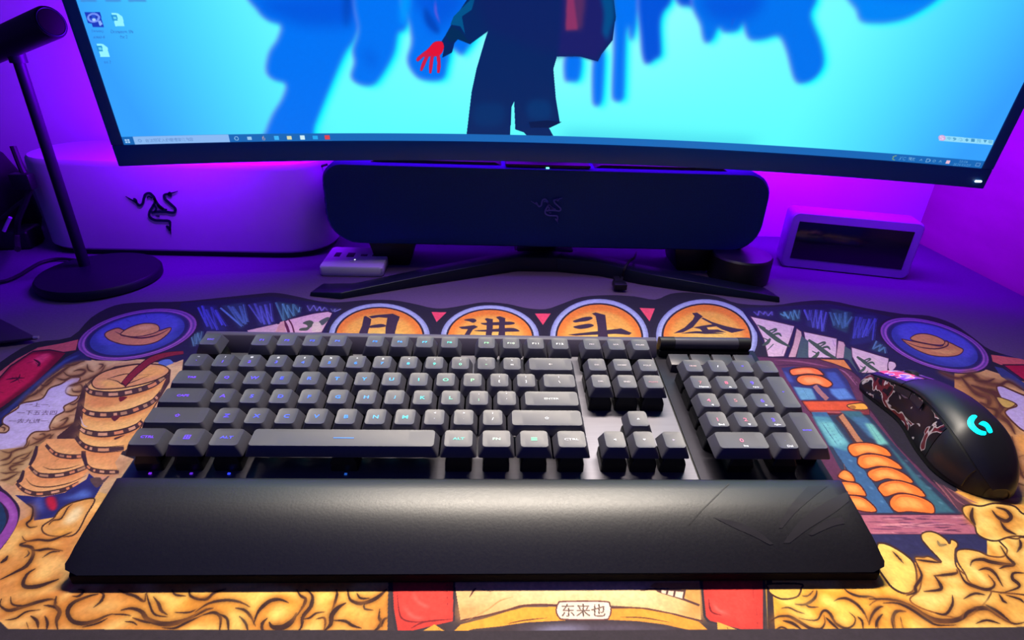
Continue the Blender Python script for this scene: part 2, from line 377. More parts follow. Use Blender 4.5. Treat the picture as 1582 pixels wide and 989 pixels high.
    BAN = [(620, 360), (700, 362), (655, 425), (590, 440), (572, 490), (620, 515), (682, 520), (655, 560), (560, 610), (558, 655), (480, 700), (432, 780), (430, 825), (300, 835), (240, 890), (228, 940), (180, 985), (60, 1010), (-60, 1030), (-60, 860), (50, 838), (76, 795), (22, 755), (40, 700), (150, 630), (185, 585), (360, 545), (430, 455), (530, 415)]
    c.poly(BAN, (196, 178, 226), out=CR, ow=2.2)
    c.poly([(560, 430), (640, 380), (600, 470), (540, 560), (450, 640), (520, 500)], (206, 190, 236), blur=6, alpha=.7)
    for tx, q in (('一上一,', [(225, 580), (440, 580), (432, 615), (215, 615)]), ('一下五去四,', [(155, 645), (520, 645), (508, 688), (140, 688)]), ('一去九进一.', [(85, 720), (440, 718), (428, 755), (68, 757)])):
        c.glyphs(tx, q, (86, 66, 96))
    for p, w in (([(740, 215), (640, 240), (560, 290), (520, 320), (420, 390), (350, 470), (250, 530), (180, 585)], 14), ([(545, 300), (600, 345), (700, 340), (745, 300), (690, 290), (640, 305)], 12), ([(560, 250), (640, 250), (720, 215)], 6),
                 ([(760, 240), (770, 290), (820, 310)], 9), ([(860, 240), (900, 250), (860, 290)], 9), ([(920, 250), (870, 320), (780, 370), (700, 400)], 11), ([(1180, 240), (1060, 270), (930, 300), (860, 340)], 9), ([(350, 420), (400, 430), (470, 370)], 8), ([(480, 360), (560, 380), (620, 350)], 8),
                 ([(230, 530), (310, 500), (330, 460)], 8), ([(380, 520), (330, 480)], 6), ([(650, 430), (700, 420), (720, 450), (700, 480), (640, 480), (625, 450)], 10), ([(600, 430), (700, 400), (760, 370)], 9), ([(680, 520), (720, 500), (740, 460)], 9),
                 ([(560, 660), (620, 650), (690, 600)], 9), ([(600, 590), (650, 590), (700, 540)], 8), ([(450, 790), (500, 800), (560, 760), (590, 710), (520, 740)], 11), ([(600, 690), (700, 680)], 8), ([(280, 880), (330, 900), (390, 880), (380, 850), (340, 860)], 11), ([(430, 820), (540, 800), (640, 760), (660, 720)], 12), ([(240, 960), (330, 920), (440, 860), (420, 950)], 10), ([(330, 989), (400, 920), (470, 850)], 9), ([(0, 790), (40, 800), (30, 830)], 8)):
        cs(p, w, col=CR, halo=(150, 98, 66))
    c.f(*B_)
    c.poly([(-30, 100), (170, 80), (330, 60), (460, 0), (460, 120), (300, 250), (200, 380), (130, 470), (20, 420), (-30, 420)], gold((180, 138, 96), (200, 164, 120)), smooth=False)
    for p, w in (([(0, 105), (90, 130), (170, 100), (270, 70), (300, 0)], 11), ([(120, 110), (90, 180), (0, 210)], 14), ([(240, 250), (170, 250), (100, 280), (120, 310), (170, 290)], 14), ([(0, 260), (90, 240), (160, 180), (300, 130)], 9), ([(300, 180), (190, 230), (120, 240)], 9), ([(0, 330), (60, 340), (120, 330), (220, 330)], 9), ([(0, 410), (70, 400), (180, 340)], 12), ([(330, 100), (260, 180), (200, 190)], 8), ([(340, 60), (450, 10)], 12)):
        cs(p, w, col=CR, halo=(150, 104, 66))
    # ---- coin stacks: each coin = face, rim with dashes
    def coinpile(sil, bands, rimw, lite, face=(220, 158, 96), hi=(232, 180, 118)):
        c.poly(sil, face, smooth=False)
        for p in bands:
            a = np.array(p, float)
            c.st(a+(0, -rimw*.95), rimw*1.3, hi, (.2, .2), .75, 7)
            c.st(a+(0, rimw*.7), rimw*.8, (206, 116, 66), (.2, .2), .6, 5)
            c.st(a, rimw, (72, 46, 52), (.7, .7)); n = smooth_pts(a, False)
            rn = random.Random(int(a[0, 0])); i = 3
            while i < len(n)-3:
                k = rn.choice((1, 2, 2, 3)); c.st(n[i:i+k+1], rimw*.55, rn.choice(lite), (1, 1)); i += k+rn.choice((1, 2, 2))
            c.st(a+(0, -rimw*.5), rimw*.16, (52, 30, 36), (.4, .4)); c.st(a+(0, rimw*.5), rimw*.16, (52, 30, 36), (.4, .4))
    LT = [(196, 136, 104), (206, 128, 92), (172, 128, 100), (150, 108, 92), (206, 150, 120)]
    c.f(*A_)
    c.poly([(480, 989), (500, 870), (640, 760), (680, 560), (730, 430), (830, 350), (1000, 262), (1200, 235), (1400, 245), (1490, 290), (1480, 400), (1330, 650), (1190, 860), (1080, 989)], (66, 40, 46), smooth=False)
    c.f(*B_)
    coinpile([(470, -10), (1310, -20), (1250, 110), (1170, 230), (1205, 330), (1000, 350), (900, 300), (880, 330), (800, 430), (640, 520), (420, 575), (190, 520), (150, 450), (225, 330), (300, 250), (360, 100)],
             [[(465, 50), (560, 140), (700, 170), (840, 165)], [(300, 270), (400, 355), (590, 360), (760, 320), (900, 265)], [(165, 440), (250, 515), (400, 550), (640, 510), (800, 440)], [(860, 230), (930, 300), (1060, 325), (1210, 325)]], 42, LT, (222, 150, 98), (234, 180, 120))
    c.st([(860, 40), (850, 150), (880, 260)], 46, (56, 36, 52), (.6, .6)); c.st([(375, 60), (350, 160), (300, 260)], 40, (60, 38, 52), (.6, .6)); c.st([(240, 310), (210, 400), (170, 430)], 40, (60, 38, 52), (.6, .6))
    c.st([(560, 215), (600, 190)], 10, DK); c.st([(430, 270), (520, 300), (680, 290), (820, 250)], 9, DK); c.st([(260, 390), (330, 460), (480, 480), (700, 440), (880, 360)], 10, DK)
    c.f(*A_)
    coinpile([(800, 400), (850, 345), (1000, 280), (1200, 245), (1380, 250), (1470, 290), (1465, 330), (1400, 470), (1370, 560), (1300, 680), (1220, 790), (1120, 940), (1090, 1000), (700, 1000), (690, 860), (720, 700), (740, 550), (750, 460)],
             [[(745, 430), (770, 475), (850, 498), (1000, 505), (1180, 475), (1340, 420), (1460, 330)], [(700, 610), (760, 665), (900, 685), (1080, 670), (1230, 620), (1330, 570), (1400, 490)], [(680, 780), (740, 830), (880, 855), (1050, 835), (1180, 790), (1240, 740)], [(660, 880), (740, 960), (880, 990), (1080, 975)]], 46, LT, (226, 162, 100), (238, 186, 120))
    c.poly([(800, 400), (850, 340), (960, 290), (1180, 245), (1380, 245), (1472, 285), (1440, 340), (1300, 400), (1100, 445), (930, 460), (830, 450)], (214, 146, 104), out=DK, ow=1.8)
    c.poly([(1290, 260), (1420, 270), (1450, 300), (1380, 340), (1200, 370), (1250, 300)], (226, 160, 96), blur=5)
    c.poly([(860, 400), (930, 380), (1030, 400), (1090, 435), (930, 445)], (230, 168, 104), blur=5)
    c.st([(930, 370), (1020, 390), (1075, 420), (1150, 400), (1300, 340)], 9, DK); c.st([(930, 372), (1080, 330), (1160, 330)], 7, DK); c.st([(1200, 340), (1330, 328)], 8, DK)
    c.poly([(740, 545), (860, 530), (1000, 560), (1060, 575), (900, 620), (780, 610)], (210, 128, 82), blur=8, alpha=.8)
    c.st([(700, 700), (725, 770), (760, 790)], 12, (206, 180, 190), (.3, .3)); c.st([(780, 430), (800, 455)], 8, (206, 180, 170))
    c.poly([(1040, 530), (1110, 530), (1050, 570)], (110, 30, 44)); c.poly([(970, 700), (1050, 690), (1000, 740)], (90, 34, 48)); c.poly([(1000, 885), (1090, 860), (1010, 900)], (74, 40, 44))
    c.st([(1600, 140), (1450, 160), (1320, 205), (1230, 270), (1150, 340), (1075, 425)], 62, (60, 18, 36), (.5, .9)); c.st([(1600, 140), (1450, 160), (1320, 205), (1230, 270), (1150, 340), (1080, 415)], 46, (128, 30, 52), (.5, .9))
    for x, y in ((1110, 360), (1150, 320), (1190, 285), (1230, 250), (1280, 215), (1350, 190), (1430, 165)): c.st([(x-12, y+26), (x+22, y-14)], 7, (84, 18, 38))
    # navy patch, red knot, thumb-shaped cloud
    c.f(*B_)
    c.poly([(150, 560), (430, 582), (660, 535), (880, 400), (905, 340), (1000, 420), (1060, 420), (960, 590), (830, 625), (700, 660), (600, 730), (540, 790), (345, 820), (325, 700), (250, 640)], (38, 38, 104), smooth=False)
    c.poly([(620, 590), (760, 560), (850, 500), (940, 570), (800, 600)], (78, 104, 190), blur=5); c.poly([(360, 600), (410, 600), (430, 740), (370, 700)], (84, 96, 184), blur=5)
    c.poly([(470, 588), (550, 580), (580, 660), (560, 715), (510, 710), (475, 660)], (176, 26, 60), blur=2)
    c.poly([(920, 390), (1060, 380), (1110, 370), (1000, 480), (950, 460)], (84, 62, 66)); c.poly([(1010, 370), (1090, 375), (1040, 410)], (200, 140, 120), smooth=False)
    c.poly([(430, 880), (540, 800), (620, 700), (760, 630), (960, 600), (880, 760), (760, 960), (560, 980), (450, 950)], (214, 152, 84), out=DK, ow=2.2)
    c.poly([(640, 830), (680, 760), (780, 680), (840, 700), (800, 800), (700, 860)], (234, 208, 160), blur=5); c.poly([(480, 930), (560, 930), (740, 900), (640, 960)], (232, 170, 76), blur=5)
    cs([(480, 880), (540, 820), (620, 800), (690, 690), (740, 650)], 9); cs([(270, 650), (330, 690), (320, 800), (270, 850), (300, 890), (380, 880)], 14)
    # purple ring at the left edge
    c.poly([(-60, 470), (30, 500), (130, 590), (200, 700), (180, 840), (100, 989), (0, 1120), (-60, 1180)], (46, 26, 60)); c.st([(-60, 545), (40, 600), (120, 700), (130, 820), (60, 960), (-50, 1100)], 92, (140, 68, 158), (1, 1)); c.st([(-40, 560), (60, 640), (130, 760), (110, 860)], 20, (186, 116, 200), (.2, .2), .8, 2)
    c.poly([(-60, 610), (10, 650), (50, 740), (60, 830), (10, 940), (-60, 1040)], (28, 52, 90))
    # ---- bottom left clouds
    c.f(*C_)
    for p, w in (([(165, 40), (200, 80), (290, 70), (380, 75), (480, 40), (550, 10)], 12), ([(200, 90), (150, 110), (240, 130), (250, 190), (200, 270), (110, 320), (0, 375)], 20), ([(240, 150), (300, 150), (370, 140), (480, 155)], 13), ([(320, 210), (390, 165), (460, 160)], 8), ([(0, 250), (40, 220), (60, 190)], 16), ([(180, 210), (220, 180), (210, 150)], 8),
                 ([(270, 290), (210, 330), (175, 400), (200, 430), (290, 425), (380, 395), (450, 370)], 22), ([(10, 520), (0, 570), (60, 610), (150, 590), (290, 545), (400, 525), (440, 560)], 18), ([(80, 500), (90, 560), (160, 575), (240, 560)], 10), ([(430, 500), (420, 570), (455, 620), (430, 690), (440, 760)], 24),
                 ([(330, 570), (400, 580), (430, 600)], 13), ([(30, 685), (120, 670), (200, 620), (310, 605)], 9), ([(200, 700), (220, 760)], 18), ([(230, 650), (280, 690), (290, 750)], 18), ([(340, 650), (360, 700), (355, 760)], 16),
                 ([(760, 470), (790, 490), (770, 540), (710, 590)], 14), ([(750, 485), (680, 500), (560, 550), (515, 620), (550, 690), (640, 710), (730, 690), (800, 655), (860, 635)], 24), ([(590, 450), (640, 460), (600, 500), (550, 500)], 12), ([(900, 450), (960, 480), (1030, 500), (1100, 540), (1110, 480)], 16), ([(920, 610), (1000, 595), (1080, 620), (1130, 680), (1260, 715), (1400, 690), (1500, 640), (1582, 590)], 28),
                 ([(1010, 665), (1080, 690), (1170, 710)], 13), ([(1170, 505), (1210, 560), (1230, 610), (1280, 645)], 19), ([(1115, 470), (1140, 560), (1180, 640), (1280, 660)], 12), ([(1330, 625), (1440, 625), (1500, 600)], 9), ([(1230, 740), (1330, 745), (1430, 700), (1560, 640)], 12), ([(950, 695), (1010, 700), (1050, 725)], 9), ([(1310, 450), (1340, 490), (1420, 500)], 12), ([(1445, 450), (1455, 500), (1530, 525), (1600, 500)], 15), ([(840, 640), (930, 640), (1000, 650)], 8), ([(620, 740), (740, 710), (820, 670)], 9)):
        cs(p, w)
    for p in ([(560, 640), (620, 600), (720, 600), (840, 590), (930, 560), (1000, 540)], [(1180, 460), (1260, 500), (1320, 560), (1430, 590)], [(60, 160), (130, 150), (190, 190), (130, 260)], [(260, 260), (340, 210), (420, 220)], [(90, 430), (130, 480), (230, 500), (340, 470)], [(230, 370), (300, 330), (400, 330)]): c.st(p, 30, (240, 208, 128), (.1, .1), .6, 7)
    c.f(*D_)
    for p, w in (([(0, 225), (90, 230), (150, 180), (240, 150)], 14), ([(0, 330), (110, 260), (240, 235), (350, 250), (430, 290)], 15), ([(0, 360), (90, 310), (150, 295)], 11), ([(60, 350), (150, 330), (200, 370), (190, 480)], 18), ([(190, 340), (250, 380), (260, 480)], 15), ([(310, 295), (380, 310), (430, 360), (470, 440)], 16), ([(340, 355), (390, 410), (410, 480)], 14), ([(720, 255), (650, 230), (570, 245), (490, 320), (450, 420)], 19), ([(560, 370), (520, 410), (520, 460), (560, 480)], 16),
                 ([(570, 400), (600, 440), (680, 440), (750, 390), (780, 330)], 30), ([(780, 155), (810, 200), (850, 230), (820, 300), (760, 380)], 16), ([(850, 150), (900, 200), (890, 280), (830, 360), (820, 430), (790, 480)], 20), ([(1080, 150), (1090, 190), (1070, 260), (1050, 320)], 14), ([(830, 380), (880, 370), (930, 335), (1000, 325)], 11), ([(930, 380), (990, 370), (1000, 420), (980, 480)], 12), ([(1160, 255), (1100, 290), (1050, 350), (1040, 420), (980, 480)], 26), ([(1060, 390), (1150, 395), (1210, 430), (1280, 450)], 16),
                 ([(1170, 150), (1190, 230), (1270, 260), (1370, 230), (1440, 180), (1470, 150)], 20), ([(1240, 180), (1270, 220), (1340, 220)], 11), ([(1300, 260), (1300, 300), (1370, 312)], 10), ([(1415, 300), (1410, 370), (1430, 400), (1400, 450), (1360, 475)], 19), ([(1500, 370), (1450, 380), (1430, 440)], 12), ([(1500, 150), (1490, 280), (1510, 480)], 18)):
        cs(p, w)
    for p in ([(200, 180), (330, 190), (480, 200), (620, 180)], [(560, 350), (640, 340), (720, 340), (780, 290)], [(260, 290), (310, 340), (360, 420), (360, 470)], [(960, 180), (970, 260), (960, 320)], [(1150, 350), (1240, 330), (1360, 340)], [(60, 400), (110, 400), (130, 420)]): c.st(p, 34, (246, 222, 128), (.1, .1), .7, 8)
    # ---- scroll in the middle of the lower edge
    c.f(*E_)
    c.poly([(50, 0), (40, 480), (2945, 480), (2920, 0)], (62, 50, 56), smooth=False)
    c.poly([(535, 0), (600, 390), (800, 350), (960, 310), (1060, 280), (1200, 270), (1500, 265), (1750, 275), (2030, 295), (2250, 340), (2435, 390), (2420, 0)], (226, 178, 120), smooth=False)
    c.poly([(700, 120), (1000, 200), (1300, 230), (1700, 240), (2100, 250), (2000, 120), (1300, 90)], (236, 208, 160), blur=16)
    c.poly([(540, 130), (590, 385), (640, 375), (900, 310), (600, 290)], (206, 142, 82), blur=8); c.poly([(2300, 130), (2440, 130), (2440, 385), (2250, 330), (2340, 300)], (200, 140, 76), blur=8)
    c.st([(600, 390), (800, 350), (960, 310), (1060, 280), (1200, 270), (1340, 275)], 15, (84, 48, 50), (.6, 1)); c.st([(1740, 290), (2000, 300), (2250, 350), (2450, 395)], 14, (84, 48, 50), (1, .6))
    c.poly([(545, 475), (600, 420), (800, 370), (960, 320), (1080, 290), (1340, 285), (1400, 390), (1100, 405), (900, 435), (700, 455), (630, 475)], (232, 152, 56), smooth=False)
    c.poly([(1720, 385), (1750, 300), (1980, 300), (2200, 340), (2420, 400), (2495, 470), (2380, 470), (2150, 420), (1950, 395)], (228, 144, 56), smooth=False)
    c.st([(660, 430), (850, 390), (1050, 330), (1300, 320)], 26, (240, 176, 64), (.1, .1), .8, 6); c.st([(1750, 330), (2000, 340), (2300, 410)], 26, (238, 178, 64), (.1, .1), .8, 6)
    c.st([(960, 415), (1080, 390), (1260, 370)], 9, (96, 60, 44)); c.st([(1820, 365), (2000, 370), (2200, 405)], 9, (96, 60, 44))
    c.st([(630, 400), (800, 310), (900, 240), (1000, 210)], 8, (196, 136, 84)); c.st([(665, 215), (700, 160), (720, 140)], 12, (90, 56, 52)); c.st([(760, 150), (830, 170)], 18, (80, 56, 62))
    c.poly([(980, 450), (1300, 432), (1582, 425), (1900, 425), (2250, 455), (2100, 470), (1400, 480), (1100, 470)], (84, 74, 92), smooth=False, blur=5); c.poly([(1150, 465), (1350, 440), (1582, 450), (1300, 472)], (150, 150, 186), blur=5)
    c.poly([(1330, 315), (1345, 260), (1390, 245), (1700, 245), (1740, 275), (1748, 315), (1735, 360), (1690, 384), (1400, 382), (1350, 365)], (232, 210, 192), out=(96, 54, 54), ow=2)
    c.glyphs('东来也', [(1370, 262), (1705, 262), (1705, 362), (1370, 362)], (72, 50, 46))
    c.f(*F_)
    c.poly([(560, 130), (880, 230), (940, 265), (940, 100), (600, 100)], (206, 146, 80), smooth=False); c.st([(490, 160), (600, 150), (640, 170), (810, 225), (940, 275)], 17, (84, 54, 54), (.4, 1))
    c.poly([(640, 140), (830, 160), (815, 225), (650, 180)], (234, 204, 176), smooth=False)
    for q in ([(700, 145), (690, 190)], [(755, 150), (745, 205)], [(830, 155), (815, 225)], [(640, 150), (830, 165)], [(600, 150), (650, 160)]): c.st(q, 15, (80, 54, 56), (1, 1))
    # ---- red blocks
    def red(fr, pts, inner, mir=False):
        c.f(*fr)
        c.poly([(p[0]+(q[0]), p[1]+q[1]) for p, q in zip(pts, [(-16, 0), (-20, 0), (-20, 8), (10, 8), (14, 0), (14, 0)])], (52, 44, 52), smooth=False)
        c.poly(pts, (196, 58, 52), smooth=False); c.poly(inner, (232, 66, 58), smooth=False, blur=5)
    red(E_, [(75, 0), (90, 300), (120, 475), (200, 475), (540, 395), (545, 0)], [(120, 100), (130, 330), (210, 390), (520, 370), (490, 100)])
    for p, w in (([(115, 180), (130, 320), (160, 380), (260, 402), (420, 385)], 12), ([(495, 100), (500, 300)], 10), ([(220, 450), (330, 400), (540, 380)], 12)): c.st(p, w, (120, 34, 40))
    for p, w in (([(240, 170), (260, 230), (330, 280), (370, 280)], 14), ([(160, 270), (210, 340), (260, 370), (330, 370)], 16), ([(300, 160), (310, 250)], 8)): c.st(p, w, (250, 120, 110), (.1, .1), .8, 2)
    c.poly([(300, 475), (400, 420), (485, 475)], (224, 152, 60), smooth=False); c.st([(420, 410), (440, 475)], 9, DK); c.st([(460, 410), (490, 475)], 12, DK); c.poly([(480, 400), (575, 395), (600, 480), (480, 480)], (64, 48, 52), smooth=False, alpha=.0)
    red(F_, [(955, 0), (990, 360), (1020, 392), (1300, 470), (1425, 465), (1425, 0)], [(1010, 100), (1030, 330), (1180, 390), (1330, 440), (1350, 100)])
    for p, w in (([(1010, 220), (1030, 320), (1110, 350)], 12), ([(1345, 130), (1355, 220)], 16), ([(1375, 300), (1378, 350)], 14), ([(1380, 400), (1384, 420)], 12)): c.st(p, w, (120, 30, 36))
    for p, w in (([(1110, 140), (1135, 215)], 10), ([(1040, 250), (1080, 310), (1160, 340)], 14), ([(1180, 230), (1195, 280)], 9)): c.st(p, w, (250, 120, 110), (.1, .1), .8, 2)
    c.poly([(1075, 400), (1260, 470), (1080, 470)], (222, 156, 70), smooth=False); c.st([(1110, 420), (1130, 470)], 9, DK); c.st([(1150, 430), (1160, 470)], 9, DK)
    # ---- right side: tiles, hatching, abacus
    c.f(*P_)
    c.poly([(760, 120), (1000, 115), (1200, 100), (1400, 92), (1620, 130), (1900, 200), (2300, 420), (2300, 760), (1500, 700), (1000, 500), (850, 250)], (34, 28, 70), smooth=False)
    tooth([(860, 140), (1000, 145), (990, 185), (870, 175)], (96, 84, 166), 7, 8); tooth([(1040, 150), (1190, 130), (1190, 220), (1060, 200)], (84, 136, 160), 8, 9); tooth([(1225, 130), (1380, 135), (1370, 300), (1240, 250)], (84, 84, 176), 8, 11)
    tooth([(1410, 125), (1560, 150), (1520, 300), (1420, 260)], (78, 124, 160), 7, 11)
    c.f(*Q_)
    tooth([(550, 180), (680, 190), (650, 350), (520, 370)], (76, 78, 184), 9, 10); tooth([(420, 150), (530, 170), (500, 300), (440, 260)], (76, 120, 156), 6, 10); tooth([(680, 340), (740, 380), (730, 420), (640, 400)], (86, 122, 160), 5, 8)
    ring(Q_, 1035, 370, 345, 136, 18)
    IG, IG2 = (206, 130, 84), (214, 140, 88)
    c.poly([(835, 335), (870, 340), (1000, 365), (1080, 375), (1100, 345), (1180, 380), (1210, 400), (1180, 430), (1100, 440), (1000, 428), (900, 385)], IG, out=IGD, ow=1.5)
    c.poly([(890, 335), (920, 305), (980, 300), (1050, 318), (1095, 345), (1080, 368), (1000, 362)], IG2, out=IGD, ow=1.4)
    c.st([(850, 345), (940, 380), (1040, 392), (1110, 375), (1115, 345), (1085, 338)], 8, IGD); c.poly([(1010, 400), (1120, 400), (1180, 400), (1120, 425)], (222, 156, 96), blur=4)
    TL = (206, 172, 192); TG = (64, 78, 70)
    def tile(pts, side, side2):
        c.poly(pts, TL, smooth=False, out=(70, 40, 66), ow=1.6); c.poly(side, (196, 152, 164), smooth=False, out=(70, 40, 66), ow=1.4); c.poly(side2, (66, 82, 92), smooth=False)
        b = np.array(side2, float).mean(0); c.st([(b[0]-8, b[1]+50), (b[0]+10, b[1]-40)], 12, (120, 140, 140), (.1, .1), .7, 2)
    c.f(*P_)
    c.poly([(830, 180), (1000, 215), (1150, 250), (1130, 320), (1075, 470), (960, 475), (930, 350), (880, 250)], TL, smooth=False, out=(70, 40, 66), ow=1.6)
    tile([(1215, 290), (1455, 340), (1450, 480), (1250, 480)], [(1165, 265), (1200, 290), (1205, 320), (1160, 475), (1105, 475), (1140, 380)], [(1200, 320), (1250, 360), (1250, 480), (1165, 480)])
    c.f(*Q_)
    tile([(525, 380), (755, 450), (745, 540), (590, 540), (530, 440)], [(445, 340), (480, 350), (490, 370), (480, 450), (430, 450)], [(485, 375), (525, 400), (530, 460), (570, 540), (510, 460), (480, 450)])
    c.poly([(755, 470), (790, 475), (800, 500), (770, 530), (750, 510)], TL, out=(70, 40, 66), ow=1.3)
    def fa(fr, dx, dy, k):
        c.f(*fr); T = lambda L: [(dx+x*k, dy+y*k) for x, y in L]
        for L, w in (([(0, 0), (70, 50), (150, 110), (240, 160)], 34), ([(60, 42), (120, 20), (130, 30), (80, 60)], 16), ([(95, 70), (150, 56), (175, 80)], 18), ([(85, 95), (60, 130), (20, 150)], 26), ([(70, 110), (30, 90)], 20), ([(110, 140), (60, 190)], 16)):
            c.st(T(L), w*k, TG, (.5, .3))
    fa(P_, 900, 255, .9); c.st([(1130, 270), (1125, 300)], 10, (60, 50, 80)); c.st([(1070, 420), (1060, 450)], 12, (60, 50, 80)); c.poly([(880, 240), (940, 262), (930, 280)], TG)
    fa(P_, 1250, 350, .9); c.st([(1425, 350), (1440, 400)], 9, (60, 50, 80)); fa(Q_, 560, 440, .62)
    c.f(*I_)
    # frame of the abacus
    c.poly([(-300, 60), (100, 85), (470, 95), (640, 140), (830, 220), (920, 300), (950, 520), (1300, 989), (2200, 1900), (1150, 1870), (300, 1400), (-300, 700)], (86, 44, 74), smooth=False, out=(44, 24, 50), ow=2)
    c.poly([(470, 95), (750, 105), (830, 215), (640, 145)], (206, 122, 70), smooth=False, out=(70, 34, 44), ow=1.4)
    for p, w, cl in (([(40, 110), (250, 120), (450, 150), (600, 180)], 16, (126, 70, 104)), ([(700, 200), (780, 250), (880, 370)], 14, (140, 84, 120)), ([(800, 250), (890, 350)], 10, (170, 120, 150)), ([(60, 165), (200, 160), (380, 165)], 12, (62, 30, 62)), ([(660, 190), (760, 290), (850, 420)], 10, (60, 30, 60)), ([(870, 330), (900, 440)], 10, (58, 30, 58))): c.st(p, w, cl)
    c.poly([(110, 190), (220, 175), (560, 195), (680, 190), (780, 310), (870, 500), (880, 515), (300, 520), (200, 350)], (44, 44, 100), smooth=False)
    c.poly([(235, 380), (420, 400), (470, 510), (310, 515)], (92, 140, 178), smooth=False, blur=2); c.poly([(600, 400), (760, 390), (850, 500), (700, 515), (620, 450)], (84, 120, 190), smooth=False, blur=3); c.poly([(570, 230), (660, 230), (780, 390), (640, 400), (600, 330)], (58, 76, 156), smooth=False, blur=4); c.poly([(140, 220), (200, 270), (230, 330), (180, 320)], (60, 72, 150), blur=3)
    for p in ([(440, 420), (480, 510)], [(700, 420), (760, 510)], [(780, 420), (840, 500)], [(330, 400), (400, 510)]): c.st(p, 8, (50, 60, 120))
    c.st([(450, 370), (500, 430), (580, 510)], 46, (150, 100, 108), (1, 1)); c.st([(440, 400), (540, 510)], 6, DK)
    def bead(pts, col=(232, 112, 46), hi=(244, 160, 84)):
        c.poly(pts, col, out=(70, 30, 34), ow=2); a = np.array(pts, float); m = a.mean(0)
        c.poly(m+(a-m)*.55+(-.04*np.ptp(a[:, 0]), -.05*np.ptp(a[:, 1])), hi, blur=4, alpha=.85)
        c.st([m+(a[i]-m)*.78 for i in range(len(pts)//2)], max(4, np.ptp(a[:, 1])*.04), (190, 66, 34), (.1, .1), .8)
    bead([(200, 240), (205, 205), (290, 185), (400, 180), (490, 205), (545, 260), (480, 262), (400, 250), (280, 262), (230, 265)], (226, 106, 62), (236, 140, 90))
    bead([(270, 320), (285, 275), (370, 258), (500, 268), (590, 310), (632, 355), (590, 388), (530, 380), (480, 355), (400, 368), (330, 360)], (232, 112, 56), (244, 150, 98))
    c.poly([(318, 525), (920, 522), (970, 555), (1010, 620), (1010, 670), (420, 655), (370, 600)], (116, 44, 54), smooth=False, out=(60, 26, 40), ow=1.6)
    c.poly([(330, 530), (900, 530), (960, 620), (400, 622)], (196, 76, 48), smooth=False, blur=2); c.poly([(780, 575), (830, 555), (950, 550), (990, 610), (850, 612)], (220, 152, 62), out=(70, 36, 36), ow=1.5); c.ell(838, 588, 34, 20, 5, (160, 100, 50))
    c.st([(450, 590), (540, 588)], 8, (222, 120, 76)); c.st([(590, 585), (650, 582)], 8, (222, 120, 76)); c.st([(500, 560), (505, 590)], 8, (222, 120, 76)); c.st([(620, 560), (625, 605)], 7, (222, 120, 76)); c.st([(420, 635), (700, 640), (960, 645)], 10, (166, 84, 90))
    # long lower bay with its rods and beads
    c.poly([(420, 670), (1010, 670), (1200, 900), (1560, 1300), (2050, 1760), (1150, 1800), (700, 1200)], (40, 48, 74), smooth=False)
    c.f(*J_)
    c.poly([(-100, -250), (40, -250), (330, 200), (640, 655), (490, 655), (130, 120)], (52, 88, 132), smooth=False); c.poly([(160, -260), (340, -260), (560, 0), (860, 330), (1190, 650), (1010, 655), (930, 500), (600, 60)], (52, 92, 110), smooth=False, blur=2)
    c.f(*I_)
    c.poly([(430, 680), (600, 690), (720, 860), (800, 960), (780, 1040), (600, 980)], (72, 128, 150), smooth=False, blur=3); c.poly([(480, 740), (630, 740), (790, 960), (640, 990)], (104, 168, 178), smooth=False, blur=5); c.poly([(820, 690), (980, 690), (1060, 800), (1060, 920), (1000, 890)], (60, 98, 136), smooth=False, blur=3); c.poly([(960, 750), (1040, 760), (1200, 960), (1100, 980)], (108, 172, 168), smooth=False, blur=3)
    for p in ([(520, 740), (600, 860), (680, 970)], [(560, 740), (720, 970)], [(640, 760), (700, 850), (740, 900)], [(1000, 760), (1130, 950)]): c.st(p, 8, (60, 100, 130), (.2, .2))
    c.st([(690, 670), (780, 770), (860, 900), (930, 980)], 80, (64, 40, 48), (1, 1)); c.st([(715, 670), (795, 780), (870, 890), (940, 980)], 52, (168, 112, 84), (1, 1)); c.st([(760, 760), (880, 930)], 8, (110, 66, 56))
    c.f(*J_)
    for k, (x, y) in enumerate(((20, 60), (120, 190), (215, 310), (310, 420), (380, 500))): pass
    for q in ([(240, 180), (270, 192)], [(330, 285), (350, 300)], [(430, 420), (450, 440)], [(525, 545), (545, 560)], [(745, 185), (765, 190)], [(860, 320), (880, 328)], [(955, 425), (975, 440)], [(1050, 555), (1080, 575)]): c.st(q, 20, (136, 190, 220), (.3, .3), .9, 2)
    bead([(230, 70), (260, 35), (360, 22), (470, 35), (570, 75), (620, 130), (600, 150), (500, 130), (400, 120), (300, 150), (250, 120)])
    bead([(315, 190), (340, 140), (440, 125), (560, 145), (660, 195), (716, 245), (700, 265), (600, 245), (500, 238), (390, 260), (330, 230)])
    bead([(405, 300), (440, 265), (540, 242), (640, 255), (750, 310), (815, 370), (790, 390), (680, 370), (580, 350), (480, 375), (425, 340)])
    bead([(500, 430), (540, 385), (640, 362), (740, 375), (860, 425), (928, 500), (880, 512), (780, 485), (680, 478), (570, 510), (520, 470)])
    bead([(605, 550), (650, 495), (740, 482), (860, 505), (960, 550), (1005, 600), (1000, 660), (900, 655), (780, 645), (680, 650), (620, 610)])
    bead([(140, 330), (190, 270), (260, 300), (292, 370), (220, 370)]); bead([(150, 380), (300, 385), (360, 430), (395, 500), (330, 500), (200, 480)]); bead([(180, 505), (330, 505), (430, 560), (488, 640), (380, 645), (250, 600)])
    c.st([(195, 215), (205, 270)], 14, (200, 110, 70))
    c.poly([(340, 668), (1240, 668), (1420, 650), (1480, 850), (420, 850)], (164, 92, 112), smooth=False, out=(58, 30, 56), ow=2)
    rn = random.Random(4)
